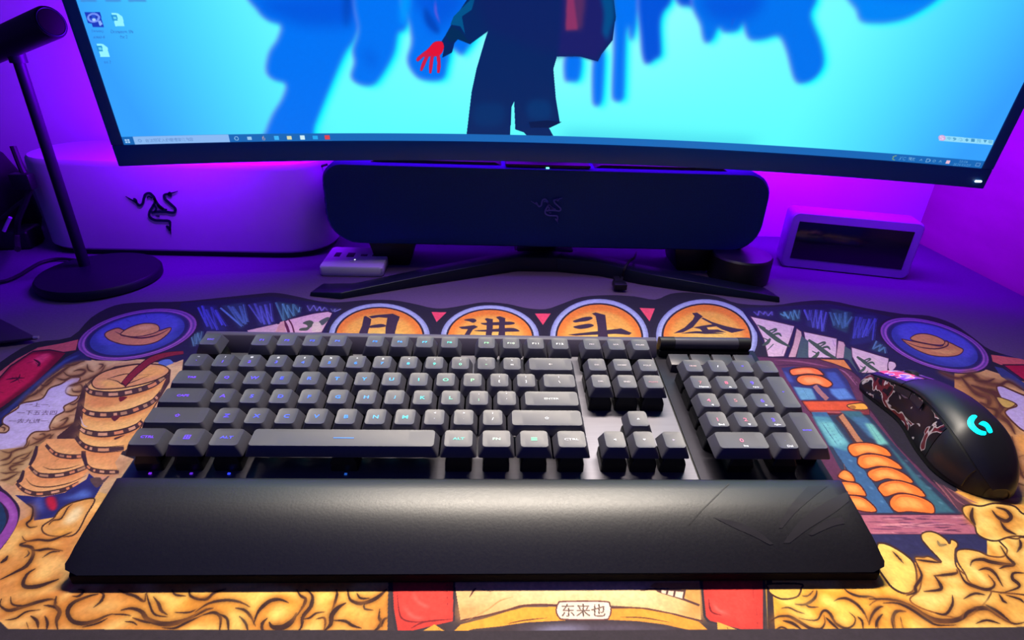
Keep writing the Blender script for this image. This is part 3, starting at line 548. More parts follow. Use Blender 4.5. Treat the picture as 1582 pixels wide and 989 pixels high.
    for i in range(46):
        x = rn.uniform(380, 1300); y = 690+rn.random()*150; l = rn.uniform(80, 320)
        c.st([(x, y), (x+l*.5, y+rn.uniform(-8, 8)), (x+l, y+rn.uniform(-10, 10))], rn.uniform(5, 13), rn.choice([(104, 54, 84), (190, 124, 138), (84, 42, 70), (206, 140, 146), (134, 76, 108)]), (.1, .1), .85)
    c.poly([(420, 850), (1480, 850), (1480, 1100), (520, 1100)], (40, 38, 78), smooth=False)
    for i in range(20):
        x = rn.uniform(500, 1300); y = 870+rn.random()*160
        c.st([(x, y), (x+rn.uniform(60, 160), y+rn.uniform(-8, 12))], 11, rn.choice([(84, 96, 152), (104, 112, 160), (64, 66, 122)]), (.1, .1), .8, 2)
    c.poly([(1000, 380), (1100, 410), (1390, 600), (1250, 660)], (84, 50, 66), smooth=False, blur=3)
    for p in ([(1000, 360), (1100, 470), (1230, 640)], [(1080, 400), (1200, 530), (1290, 590)], [(1120, 430), (1300, 530), (1400, 570)]): c.st(p, 14, (150, 90, 100), (.1, .1), .7)
    # far right: red plaque end, pale banner end
    c.f(*Q_)
    c.poly([(1380, 430), (1480, 430), (1700, 480), (1700, 640), (1582, 590), (1520, 560)], (40, 34, 84), smooth=False)
    c.poly([(1380, 428), (1582, 455), (1700, 490), (1700, 540), (1560, 500), (1440, 490), (1390, 470)], (208, 92, 96), smooth=False); c.poly([(1450, 490), (1582, 490), (1700, 530), (1700, 640), (1582, 585)], (172, 22, 58), smooth=False, out=(60, 20, 44), ow=2)
    c.poly([(1400, 500), (1450, 510), (1582, 600), (1700, 680), (1700, 720), (1560, 640), (1440, 560)], (52, 58, 120), smooth=False)
    c.f(*L_)
    CR2 = (84, 44, 38)
    for p, w in (([(190, 130), (300, 170), (380, 150), (440, 190), (540, 210), (600, 190), (690, 240)], 14), ([(320, 160), (400, 250), (480, 280), (480, 330), (430, 310)], 18), ([(380, 210), (460, 240), (520, 260), (560, 330), (540, 380), (600, 430), (640, 500)], 22), ([(470, 340), (530, 360), (520, 400), (480, 380)], 12), ([(400, 180), (470, 190), (520, 170)], 8), ([(620, 510), (640, 620), (660, 700), (692, 760)], 16), ([(640, 640), (692, 620)], 10), ([(650, 740), (692, 720)], 10), ([(640, 780), (692, 800)], 12)): cs(p, w, col=CR2, halo=(130, 80, 50))
    c.poly([(530, 225), (560, 215), (620, 240), (692, 270), (800, 300), (800, 520), (692, 480), (640, 440), (600, 400), (580, 370), (600, 350), (650, 330), (600, 300), (560, 290)], (186, 164, 212), out=CR2, ow=2.4)
    c.poly([(530, 280), (590, 295), (640, 320), (600, 345), (560, 330)], (196, 158, 82), out=CR2, ow=1.5); c.poly([(640, 520), (700, 500), (800, 560), (800, 640), (692, 620)], (214, 146, 78), blur=4)
    # ---- lower right clouds
    c.f(*G_)
    c.poly([(175, 330), (200, 380), (300, 430), (400, 430), (480, 400), (510, 330), (500, 280), (180, 280)], (232, 180, 80), out=DK, ow=2.6)
    for p, w in (([(515, 400), (580, 400), (640, 340)], 12), ([(670, 340), (660, 400), (620, 450), (540, 490), (440, 485)], 20), ([(550, 490), (600, 515), (690, 515)], 12), ([(300, 530), (380, 520), (470, 560), (550, 585)], 10), ([(190, 670), (270, 615), (380, 610), (480, 660), (600, 730), (700, 740), (750, 680), (740, 590)], 22), ([(480, 625), (600, 650), (680, 640), (720, 570), (760, 550), (810, 590), (860, 680), (960, 730), (1040, 700), (1060, 630), (1000, 570)], 18),
                 ([(320, 655), (420, 680), (520, 750)], 20), ([(240, 750), (310, 720), (380, 745)], 12), ([(760, 620), (820, 680), (900, 750)], 17), ([(840, 455), (900, 430), (980, 430), (1080, 490), (1160, 590), (1200, 690)], 18), ([(940, 320), (1000, 370), (1100, 405), (1220, 410), (1290, 435)], 16), ([(1200, 500), (1290, 440), (1420, 435), (1582, 480)], 14), ([(1350, 510), (1290, 520), (1230, 600), (1200, 700)], 22), ([(1330, 590), (1290, 640), (1290, 740)], 16), ([(1450, 740), (1440, 640), (1480, 560), (1582, 560)], 26), ([(1520, 620), (1540, 740)], 14), ([(1080, 610), (1130, 660), (1140, 740)], 14), ([(190, 700), (190, 760)], 14)):
        cs(p, w)
    for p in ([(320, 470), (450, 470), (600, 440), (640, 390)], [(730, 360), (780, 440), (860, 500), (960, 510)], [(420, 590), (560, 620), (660, 600)], [(900, 600), (940, 650), (1000, 650)], [(1420, 480), (1400, 560), (1380, 680)], [(1040, 340), (1180, 350), (1300, 370)]): c.st(p, 44, (248, 226, 128), (.1, .1), .7, 8)
    c.f(*H_)
    GC = gold((222, 164, 78), (234, 200, 112))
    c.poly([(90, 280), (160, 300), (260, 360), (330, 430), (350, 540), (330, 620), (270, 650), (190, 620), (130, 560), (60, 440), (60, 300)], (228, 194, 96), out=DK, ow=3)
    c.poly([(385, 215), (440, 195), (500, 210), (560, 250), (590, 285), (600, 255), (640, 270), (650, 300), (630, 340), (640, 450), (720, 520), (900, 620), (720, 820), (450, 780), (300, 700), (370, 620), (380, 500), (335, 390), (400, 385), (440, 380), (530, 420), (440, 320), (390, 260)], GC, out=DK, ow=2.4)
    c.poly([(640, 345), (700, 325), (800, 340), (880, 375), (980, 380), (1010, 330), (950, 260), (1000, 240), (1080, 250), (1136, 240), (1300, 300), (1300, 700), (1136, 660), (950, 640), (850, 620), (740, 570), (700, 500), (650, 420)], GC, out=DK, ow=2.4)
    c.poly([(685, 20), (740, 0), (820, 10), (920, -10), (1060, 10), (1136, 70), (1300, 100), (1300, 230), (1080, 230), (1010, 240), (930, 265), (850, 250), (790, 210), (770, 150), (700, 80)], GC, out=DK, ow=2.6)
    for p, w in (([(500, 260), (520, 295), (570, 290)], 14), ([(335, 400), (440, 415), (530, 425)], 10), ([(470, 520), (540, 515), (640, 500), (640, 470)], 14), ([(480, 520), (520, 580), (520, 620), (400, 635)], 17), ([(350, 440), (385, 520), (340, 600), (340, 640), (270, 665)], 17), ([(170, 340), (210, 380), (255, 430)], 8), ([(0, 690), (120, 690), (230, 710), (330, 760), (420, 820), (520, 850), (650, 840), (760, 770), (870, 760), (960, 820), (1060, 870), (1136, 860)], 26), ([(100, 720), (200, 720), (300, 760), (420, 840), (500, 880), (640, 880)], 13), ([(610, 660), (610, 730), (560, 800), (480, 790)], 15),
                 ([(650, 460), (700, 560), (780, 600), (870, 620), (920, 580), (870, 510)], 16), ([(800, 480), (860, 465), (920, 500), (980, 600)], 15), ([(740, 450), (760, 410), (830, 400), (900, 420), (1060, 440), (1010, 380), (960, 300)], 17), ([(950, 470), (1000, 450), (1060, 450)], 12), ([(1100, 250), (1110, 300), (1080, 350)], 15), ([(1136, 500), (1060, 500), (1050, 540), (1100, 600), (960, 650)], 16), ([(690, 690), (770, 650), (850, 660)], 12), ([(850, 730), (940, 780), (1040, 860)], 13), ([(950, 650), (980, 700), (1010, 720)], 12), ([(1000, 660), (1100, 690), (1136, 720)], 10), ([(780, 870), (860, 845), (960, 870)], 11), ([(900, 40), (940, 90), (1000, 120), (1040, 90), (1000, 40), (930, 20)], 20), ([(760, 20), (750, 90), (780, 150)], 20), ([(960, 120), (1000, 180), (1080, 220)], 14), ([(100, 740), (40, 780), (0, 860)], 14), ([(100, 800), (60, 850), (50, 900)], 14), ([(180, 790), (190, 900)], 17), ([(230, 820), (250, 900)], 10), ([(690, 840), (720, 790), (790, 760)], 18)):
        cs(p, w)
    for p in ([(430, 240), (500, 280), (580, 330), (590, 430)], [(820, 130), (870, 190), (930, 200)], [(560, 580), (600, 560), (640, 620)], [(680, 400), (760, 500), (840, 560)], [(780, 700), (850, 700), (930, 740)], [(380, 700), (480, 710), (560, 690)], [(300, 850), (380, 860), (450, 880)], [(1060, 300), (1100, 400), (1136, 450)]): c.st(p, 34, (244, 220, 130), (.1, .1), .65, 7)
    # dark cut-off under the print's straight lower edge
    c.f(0, 0, 1); c.poly([(-80, 961), (0, 961), (13, 973), (800, 975), (1650, 969), (1650, 1060), (-80, 1060)], (52, 44, 52), smooth=False)
    # brush grain
    g = vnoise(H, W, 7, 8)*.5+vnoise(H, W, 3, 9)*.5
    c.a *= (.92+.16*g)[..., None]
    return c
# ---------------------------------------------------------------- the room
M_wall = mat('painted_wall', (205, 200, 205), .85, noise=.05, nscale=25, bump=.15)
M_wallr = mat('side_wall_wood', (150, 92, 118), .75, noise=.22, nscale=9, bump=.2, aniso=(1, 1, 4))
M_desk = mat('grey_felted_desk', (92, 68, 108), .9, noise=.22, nscale=420, bump=.5)
M_floor = mat('floor_boards', (70, 58, 52), .6, noise=.2, nscale=6)
def slab(name, *a, m=None, kind='structure'):
    b = MB(); b.box(*a); return tag(b.build(name, m), kind=kind)
slab('wall_back', -1.3, .66, .53, .57, -.74, 1.7, m=M_wall)
slab('wall_right', .66, .70, -1.2, .57, -.74, 1.7, m=M_wallr)
slab('wall_left', -1.34, -1.3, -1.2, .57, -.74, 1.7, m=M_wall)
slab('floor', -1.34, .70, -1.2, .57, -.78, -.74, m=M_floor)
dsk = empty('desk', (0, 0, -.74), label='grey felt-textured desk top that everything stands on', cat='desk')
b = MB(); b.box(-.95, .655, -.25, .528, .715, .74); b.build('desktop', M_desk, dsk, bevel=.003)
M_leg = mat('black_metal_leg', (20, 20, 24), .5)
for x in (-.9, .6):
    for y in (-.2, .48):
        b = MB(); b.box(x-.025, x+.025, y-.02, y+.02, 0, .715); b.build('leg', M_leg, dsk)

# ---------------------------------------------------------------- desk mat with its print
OUT = [(-30, 590), (0, 560), (51, 530), (109, 521), (141, 490.6), (177, 472), (220, 467), (278, 466), (341, 460), (400, 454), (420, 452.4), (444, 455), (494, 465.5), (526, 467), (562, 463.8), (606, 463.8), (642, 470), (668, 476), (691, 476), (721, 471), (749, 467),
       (784, 469.6), (813, 476), (843, 477.7), (868, 469.6), (899, 459), (941, 456), (980, 458), (1012, 463), (1036, 454), (1066, 452), (1109, 458.6), (1141, 469), (1195, 471.5), (1238, 466), (1281, 464.6), (1334, 475.4), (1397, 485.5), (1435, 488), (1473, 500.7), (1506, 523.4), (1531, 541), (1582, 556)]
def mat_outline():
    q = [px_z(x, y, MATZ)[:2] for x, y in OUT]
    q = [tuple(p) for p in smooth_pts(q, False, 3)]
    return q+[(.55, .13), (.555, .05), (.545, -.03), (.50, -.09), (.44, -.1205), (.35, -.1225), (.10, -.1225), (-.10, -.1225), (-.27, -.1225), (-.33, -.115), (-.39, -.08), (-.42, 0), (-.425, .08), (-.415, .125)]
mo = mat_outline()
def image_mat(name, img, uvname, rough, emission=False, weave=False):
    m = bpy.data.materials.new(name); m.use_nodes = True; N = m.node_tree.nodes; L = m.node_tree.links; b = N['Principled BSDF']
    t = N.new('ShaderNodeTexImage'); t.image = img; t.extension = 'EXTEND'; u = N.new('ShaderNodeUVMap'); u.uv_map = uvname; L.new(u.outputs[0], t.inputs[0])
    b.inputs['Roughness'].default_value = rough
    if emission:
        b.inputs['Base Color'].default_value = (.004, .004, .006, 1); L.new(t.outputs[0], b.inputs['Emission Color']); b.inputs['Emission Strength'].default_value = 1.0
    else: L.new(t.outputs[0], b.inputs['Base Color']); b.inputs['Specular IOR Level'].default_value = .2
    if weave:
        w_ = N.new('ShaderNodeTexNoise'); w_.inputs['Scale'].default_value = 1500; tc = N.new('ShaderNodeTexCoord'); L.new(tc.outputs['Object'], w_.inputs['Vector'])
        bp = N.new('ShaderNodeBump'); bp.inputs['Strength'].default_value = .25; bp.inputs['Distance'].default_value = .0003; L.new(w_.outputs[0], bp.inputs['Height']); L.new(bp.outputs[0], b.inputs['Normal'])
    return m
mimg = paint_mat().image('mat_print')
M_print = image_mat('printed_cloth', mimg, 'print', .8, weave=True); M_rub = mat('black_rubber', (18, 17, 20), .8)
dm = empty('desk_mat', (0, 0, 0), label='wide printed desk mat with gold clouds, coin stacks and abacus under the keyboard', cat='desk mat')
b = MB(); b.loft([[(x, y, 0.0001) for x, y in mo], [(x, y, MATZ-.0002) for x, y in mo]]); b.build('rubber_base', M_rub, dm)
b = MB(); b.add([(x, y, MATZ) for x, y in mo]+[(x, y, MATZ-.0004) for x, y in mo], [tuple(range(len(mo)))]+[(i, (i+1) % len(mo), len(mo)+(i+1) % len(mo), len(mo)+i) for i in range(len(mo))])
o = b.build('printed_cloth', M_print, dm)
uv = o.data.uv_layers.new(name='print')
for lp in o.data.loops:
    v = o.data.vertices[lp.vertex_index].co; uv.data[lp.index].uv = ((v.x-MX0)/(MX1-MX0), (v.y-MY0)/(MY1-MY0))

# ---------------------------------------------------------------- monitor
MO = np.array((.0857, .335, .1396)); MT = math.radians(6.1); MR = 1.954; HS = .438; MH = .372
mon = empty('monitor', tuple(MO), (MT, 0, 0), label='large curved monitor with a bright blue desktop on its screen', cat='monitor')
def m_local(px, py):
    d = px_ray(px, py); c0 = CAM-MO
    def rl(v): return np.array((v[0], v[1]*math.cos(MT)+v[2]*math.sin(MT), -v[1]*math.sin(MT)+v[2]*math.cos(MT)))
    c = rl(c0); e = rl(d); cy = c[1]+MR
    A = e[0]**2+e[1]**2; B = 2*(c[0]*e[0]+cy*e[1]); Cc = c[0]**2+cy**2-MR**2
    t = (-B+math.sqrt(B*B-4*A*Cc))/(2*A); p = c+t*e
    return math.atan2(p[0], p[1]+MR)*MR, p[2]
def marc(s, off=0.): return ((MR+off)*math.sin(s/MR), (MR+off)*math.cos(s/MR)-MR)
def mpanel(bm_, s0, s1, z0, z1, f, bk, n=40, mi=0):
    rings = []
    for i in range(n+1):
        s = s0+(s1-s0)*i/n; a = marc(s, f); c = marc(s, bk); rings.append([(a[0], a[1], z0), (a[0], a[1], z1), (c[0], c[1], z1), (c[0], c[1], z0)])
    bm_.loft(rings, mi=mi)
M_bez = mat('bezel_blue_haze', (10, 84, 150), .5); M_bk = mat('dark_plastic', (14, 15, 22), .5, noise=.1)  # bezel plastic is black; a blue lens haze is put into its colour
SS0, SZ0, SZ1 = .4275, .0205, .358
b = MB()
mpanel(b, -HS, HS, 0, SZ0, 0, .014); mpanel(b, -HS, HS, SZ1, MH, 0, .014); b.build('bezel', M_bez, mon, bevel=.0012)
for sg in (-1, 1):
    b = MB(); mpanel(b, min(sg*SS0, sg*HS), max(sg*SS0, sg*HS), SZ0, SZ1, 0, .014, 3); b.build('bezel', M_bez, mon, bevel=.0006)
b = MB(); mpanel(b, -HS+.002, HS-.002, .003, MH-.003, .0142, .03); b.build('back_cover', M_bk, mon, bevel=.004)
b = MB(); mpanel(b, -.17, .17, .09, .28, .0302, .07, 12); b.build('back_bulge', M_bk, mon, bevel=.012)
# the desktop picture
SRES = .00045
def paint_screen():
    W = int(2*SS0/SRES); H = int((SZ1-SZ0)/SRES)
    def tt(p):
        q = np.array([m_local(x, y) for x, y in p]); return np.stack([(q[:, 0]+SS0)/SRES, (q[:, 1]-SZ0)/SRES], 1)
    c = Canvas(W, H, tt)
    u = np.linspace(-1, 1, W)[None, :]; v = np.linspace(0, 1, H)[:, None]
    e = np.clip((np.abs(u)-.74+.22*(1-v))/.42, 0, 1)**1.3; e = np.clip(e+.0*v, 0, 1)[..., None]
    k = np.clip(1-np.abs(u*1.2), 0, 1)[..., None]*np.clip(v*2.2, 0, 1)[..., None]
    base = np.array((92, 255, 255))+(np.array((176, 255, 255))-np.array((92, 255, 255)))*k
    c.a[:] = (base*(1-e)+np.array((54, 162, 255))*e)/255.
    BL = (0, 116, 245); BD = (0, 84, 220); CY = (0, 250, 255); PK = (150, 130, 240)
    def drip(pts, col=BL, dark=None):
        a = np.array(pts, float)
        c.poly(a+(26, 12), CY, blur=7, smooth=True, alpha=.95); c.poly(a+(-10, 2), PK, blur=4, alpha=.8); c.poly(a, col, blur=5)
        if dark: c.poly(dark, BD, blur=12, alpha=.8)
    c.f(400, 0, 3.955)
    drip([(-30, -60), (0, 60), (60, 120), (140, 150), (120, 240), (70, 320), (50, 430), (90, 480), (170, 510), (150, 600), (90, 700), (50, 800), (40, 860), (300, 860), (340, 760), (420, 560), (520, 330), (600, 200), (640, -60)], dark=[(0, 0), (120, 100), (300, 160), (560, 140), (560, -40)])
    drip([(600, -60), (610, 180), (580, 300), (590, 380), (570, 470), (620, 510), (690, 515), (740, 470), (820, 330), (850, 200), (900, 160), (930, -60)], dark=[(650, 300), (690, 330), (720, 400), (660, 380)])
    drip([(900, -60), (930, 160), (940, 260), (915, 360), (940, 430), (1000, 480), (1120, 480), (1150, 400), (1180, 290), (1240, 330), (1270, 300), (1330, 200), (1400, -60)], dark=[(930, -40), (1030, 120), (1050, 200), (1200, 100), (1250, -40)])
    c.st([(940, 0), (920, 90)], 12, (150, 90, 220), alpha=.7, blur=2); c.st([(1080, 0), (1080, 70), (1105, 140)], 12, (150, 90, 220), alpha=.8, blur=2); c.poly([(870, -40), (930, -40), (900, 140), (860, 120)], (0, 150, 255), blur=6)
    c.poly([(1010, 60), (1030, 60), (1100, 180), (1080, 200), (1020, 140)], (0, 70, 190), blur=4); c.poly([(520, -30), (560, -30), (540, 160), (520, 120)], (0, 70, 190), blur=6)
    c.f(800, 0, 3.955)
    drip([(590, -60), (595, 240), (585, 560), (600, 610), (635, 610), (650, 560), (660, 240), (680, 150), (690, 220), (705, 240), (730, 100), (745, -60)])
    drip([(470, 360), (465, 600), (480, 640), (505, 635), (520, 560), (530, 330), (520, 300)]); drip([(300, 340), (295, 480), (330, 490), (375, 480), (385, 340)])
    drip([(750, -60), (760, 240), (775, 360), (800, 385), (850, 350), (875, 330), (870, 150), (890, 70), (930, 20), (940, -60)], BD)
    drip([(960, -60), (985, 10), (1010, 30), (1050, 30), (1080, 30), (1110, -60)], BD)
    drip([(1110, -60), (1130, 160), (1150, 250), (1190, 240), (1230, 160), (1270, 190), (1350, 180), (1380, 130), (1420, 230), (1500, 235), (1600, 215), (1650, 300), (1700, 480), (1760, 500), (1830, 460), (1870, 380), (1850, 260), (1790, 100), (1780, -60)], (0, 116, 240), dark=[(1130, -30), (1200, 120), (1420, 110), (1500, -30)])
    c.st([(1320, 110), (1308, 160)], 10, (110, 60, 190), alpha=.8, blur=2)
    c.f(1182, 0, 3.955)
    drip([(530, -80), (570, 60), (600, 125), (700, 135), (770, 130), (860, 110), (960, 60), (1060, -10), (1100, -80)], (0, 134, 248))
    def tz(P, col, **k): c.put(smooth_pts(np.array([((a_+SS0)/SRES, (b_-SZ0)/SRES) for a_, b_ in P]), True), col, **k)
    zt = m_local(791, -40)[1]
    tz([(-.27, zt-.012), (-.20, zt+.004), (-.10, zt-.006), (0, zt), (.10, zt-.008), (.20, zt+.002), (.31, zt-.006), (.33, zt+.03), (.25, zt+.07), (.12, zt+.085), (0, zt+.075), (-.14, zt+.09), (-.24, zt+.06)], BL, blur=9)
    tz([(-.18, zt+.02), (-.02, zt+.03), (.16, zt+.02), (.20, zt+.05), (0, zt+.06), (-.16, zt+.06)], BD, blur=16, alpha=.8)
    # a plain standing figure in dark clothes
    sa, sb_ = m_local(742, 0)[0], m_local(945, 0)[0]; sm = (sa+sb_)/2
    c.put(np.array([((a_+SS0)/SRES, (b_-SZ0)/SRES) for a_, b_ in ((sa, zt-.02), (sa-.004, zt+.05), (sa+.012, zt+.085), (sm-.014, zt+.10), (sm-.012, zt+.115), (sm+.012, zt+.115), (sm+.014, zt+.10), (sb_-.012, zt+.085), (sb_+.004, zt+.05), (sb_, zt-.02))]), (4, 38, 98))
    tz([(sm+.022*math.cos(k*.5236), zt+.128+.026*math.sin(k*.5236)) for k in range(12)], (4, 34, 88))
    NV = (4, 38, 98)
    c.f(400, 0, 3.955)
    c.poly([(1400, -90), (1330, -60), (1270, 0), (1200, 105), (1140, 215), (1110, 262), (1130, 300), (1120, 352), (1180, 320), (1195, 262), (1215, 240), (1290, 270), (1400, 190), (1380, 250), (1330, 420), (1300, 560), (1268, 830), (1535, 830), (1545, 650), (1560, 620), (1567, 790), (1620, 808), (1640, 830), (1800, 830), (1772, 780), (1840, 752), (1815, 600), (1800, 420), (1822, 345), (1962, 345), (2072, 375), (2095, 330), (2162, 245), (2182, 100), (2160, -90)], NV, smooth=False)
    c.poly([(1330, -40), (1280, 10), (1190, 100), (1170, 150), (1230, 160), (1260, 210), (1240, 100), (1300, 60)], (0, 84, 140), smooth=False); c.poly([(1140, 215), (1180, 160), (1230, 190), (1290, 265), (1215, 238), (1170, 260)], (0, 44, 88), smooth=False)
    c.poly([(1330, -100), (1850, -100), (1850, 330), (1790, 330), (1700, 300), (1420, 200), (1340, 60)], (10, 34, 98), smooth=False, blur=10); c.poly([(1850, -40), (2150, -40), (2150, 240), (2085, 330), (2070, 370), (1960, 340), (1830, 340), (1840, 200)], (26, 30, 104), smooth=False, blur=4)
    c.poly([(1880, -60), (2000, -60), (1990, 60), (1975, 180), (1875, 185)], (84, 44, 96), smooth=False, blur=5); c.poly([(1885, -60), (1920, -60), (1950, 180), (1875, 185)], (138, 50, 100), smooth=False, blur=2)
    c.poly([(2080, -60), (2165, -60), (2175, 100), (2130, 250), (2100, 200), (2110, 80)], (0, 78, 140), smooth=False, blur=4)
    c.poly([(1330, 640), (1490, 640), (1480, 760), (1320, 760)], (0, 50, 112), blur=6, alpha=.8); c.poly([(1650, 620), (1770, 620), (1780, 720), (1650, 720)], (0, 56, 118), blur=6, alpha=.8); c.poly([(1650, 745), (1760, 735), (1850, 745), (1780, 780), (1660, 780)], (2, 26, 76), smooth=False)
    RD = (226, 18, 50)
    c.poly([(1120, 255), (1128, 300), (1100, 340), (1040, 345), (985, 350), (965, 372), (968, 350), (1030, 300), (1070, 258)], RD)
    for p in ([(1040, 320), (1010, 380), (990, 432)], [(1060, 335), (1052, 390), (1046, 448)], [(1095, 335), (1100, 390), (1096, 446)], [(1020, 320), (985, 350), (965, 372)]): c.st(p, 22, (206, 30, 70), (.9, .6))
    # desktop icons with captions
    c.f(100, 0, 9.89)
    for q in ([(230, -10), (480, -10), (475, 22), (232, 22)], [(610, -10), (850, -10), (850, 22), (612, 22)], [(960, -10), (1240, -10), (1235, 22), (965, 22)]): c.poly(q, (70, 130, 210), smooth=False, alpha=.8, blur=1)
    c.poly([(293, 185), (528, 185), (590, 412), (420, 412), (400, 360), (345, 350)], (30, 60, 190), smooth=False)
    c.ell(432, 270, 100, 75, 0, (120, 150, 250)); c.ell(430, 270, 62, 48, 0, (40, 80, 210)); c.ell(438, 300, 30, 24, 0, (170, 210, 255)); c.poly([(500, 320), (540, 310), (570, 370), (530, 400)], (140, 180, 255), smooth=False); c.ell(388, 258, 22, 16, 0, (30, 50, 170)); c.ell(478, 258, 18, 14, 0, (30, 50, 170))
    def doc(dx, dy, k=1.):
        T = lambda P: [(dx+x*k, dy+y*k) for x, y in P]
        c.poly(T([(705, 195), (800, 200), (870, 250), (910, 400), (765, 400), (745, 310), (800, 310), (770, 230), (710, 225)]), (150, 245, 255), smooth=False)
        c.poly(T([(695, 225), (785, 228), (805, 315), (725, 315)]), (40, 150, 225), smooth=False); c.poly(T([(730, 255), (780, 255), (785, 290), (740, 290)]), (110, 215, 245), smooth=False)
    doc(0, 0); doc(-228, 470)
    for tx, q in (('Desktop', [(400, 455), (585, 455), (590, 500), (405, 500)]), ('notes-6', [(430, 540), (605, 540), (605, 585), (432, 585)]), ('Document file', [(690, 455), (1035, 455), (1040, 505), (705, 505)]), ('doc 2', [(830, 535), (950, 535), (950, 585), (835, 585)]), ('txt 2', [(590, 925), (695, 925), (700, 965), (595, 965)])):
        c.glyphs(tx, q, (50, 110, 200))
    # taskbar
    def bar(x0, x1, h0, h1, col, **k):
        P = []
        for i in range(13):
            s = (x0+(x1-x0)*i/12); P.append((s, h0))
        P += [(p[0], h1) for p in P[::-1]]
        c.put(np.array([((s+SS0)/SRES, (z-SZ0)/SRES) for s, z in P]), col, **k)
    TB = .0078; bar(-SS0, SS0, SZ0, SZ0+TB, (24, 104, 184)); bar(.0, .2, SZ0, SZ0+TB, (18, 120, 200), blur=20, alpha=.6)
    sx = lambda px, py: m_local(px, py)[0]
    bar(sx(205, 213), sx(353, 210), SZ0+.0003, SZ0+TB, (138, 186, 244))
    zc = SZ0+TB/2
    def tg(px, py, text, w_, h_, col):
        s = sx(px, py)
        tr = text_tris(text)
        if tr is None: return
        for t in tr:
            q = np.stack([(s+(t[:, 0]-.5)*w_+SS0)/SRES, (zc+(t[:, 1]-.5)*h_-SZ0)/SRES], 1); c.put(q, col)
    def ic(px, py, w_, h_, col, dz=0.):
        s = sx(px, py); bar(s-w_/2, s+w_/2, zc+dz-h_/2, zc+dz+h_/2, col)
    for dx in (-.0011, .0011):
        for dz in (-.001, .001): 
            s = sx(195, 214)+dx; bar(s-.0009, s+.0009, zc+dz-.0008, zc+dz+.0008, (170, 210, 255))
    tg(260, 212, '在这里输入你要搜索的内容', .042, .0034, (96, 140, 204)); tg(214, 213, 'o', .003, .003, (90, 140, 210))
    tg(364, 210, 'O', .004, .004, (200, 230, 255)); ic(384, 209, .004, .0032, (150, 200, 240)); tg(406, 209, '6', .003, .0045, (220, 170, 170)); ic(426, 209, .0045, .004, (60, 180, 250)); ic(446, 209, .0045, .0036, (220, 220, 180)); ic(466, 209, .0045, .0042, (210, 240, 250)); ic(486, 209, .005, .0036, (40, 170, 240)); ic(505, 208, .005, .0044, (224, 70, 80)); ic(505, 208, .008, .0004, (150, 200, 240), -.0036)
    tg(1383, 242, '☾', .004, .0048, (214, 222, 70)); tg(1396, 243, '3°C', .006, .0036, (120, 180, 230)); tg(1410, 244, '阴天', .007, .0034, (150, 200, 236)); tg(1425, 245, '^', .003, .002, (140, 190, 230)); tg(1436, 246, 'D', .004, .0036, (170, 210, 240)); tg(1445, 247, 'O', .003, .0024, (150, 200, 236)); tg(1455, 247, '^', .003, .002, (140, 190, 230)); ic(1466, 249, .0036, .0034, (236, 190, 214))
    s = sx(1490, 249)
    for tx, dz, w_ in (('23:04', .0017, .008), ('2021/11/27', -.0017, .016)):
        for t in (text_tris(tx) or []): c.put(np.stack([(s+(t[:, 0]-.5)*w_+SS0)/SRES, (zc+dz+(t[:, 1]-.5)*.0022-SZ0)/SRES], 1), (110, 170, 226))
    ic(1512, 254, .004, .0034, (120, 170, 224)); ic(1512, 254, .003, .0024, (30, 100, 180))
    # input bar above the taskbar
    c.f(1182, 0, 3.955)
    c.poly([(1070, 826), (1400, 856), (1395, 886), (1066, 860)], (150, 222, 252), smooth=False); c.ell(1085, 842, 22, 18, 5, (210, 170, 224)); c.glyphs('S', [(1072, 830), (1098, 832), (1096, 854), (1070, 852)], (240, 240, 255))
    for x, y, tx in ((1130, 845, '中'), (1162, 850, ','), (1200, 853, '☺'), (1238, 855, '♦'), (1275, 857, '■'), (1312, 860, '▤'), (1350, 864, '▼'), (1382, 867, '▦')):
        c.glyphs(tx, [(x-11, y-10), (x+11, y-9), (x+10, y+10), (x-12, y+9)], (70, 150, 200))
    return c
simg = paint_screen().image('desktop_picture')
M_scr = image_mat('screen_picture', simg, 'pic', .35, emission=True)
b = MB(); n = 48; vs = []; fs = []
for i in range(n+1):
    s = -SS0+2*SS0*i/n; a = marc(s, .0012); vs += [(a[0], a[1], SZ0-.0005), (a[0], a[1], SZ1+.0005)]
for i in range(n): fs.append((2*i, 2*i+2, 2*i+3, 2*i+1))
b.add(vs, fs); o = b.build('screen', M_scr, mon); uv = o.data.uv_layers.new(name='pic')
for lp in o.data.loops:
    i = lp.vertex_index; uv.data[lp.index].uv = ((i//2)/n, i % 2)
o['label'] = 'lit screen showing blue paint drips and a dark standing figure'
def led(name, s, z, w_, h_, m, parent):
    a = marc(s, -.0006); b = MB(); b.tube([(-w_/2, 0, 0), (w_/2, 0, 0)], h_/2, 8); return b.build(name, m, parent, loc=(a[0], a[1], z))
M_white = mat('white_led', (255, 255, 255), .4, emit=(235, 255, 250), es=2.5)
s_, z_ = m_local(1511, 280); led('power_light', s_, z_, .006, .0022, M_white, mon)['label'] = 'small white power light'
M_str = mat('purple_led_strip', (90, 0, 255), .5, emit=(150, 0, 255), es=3.)
b = MB(); mpanel(b, -.30, .30, .05, .056, .0301, .032, 20); b.build('led_strip', M_str, mon)
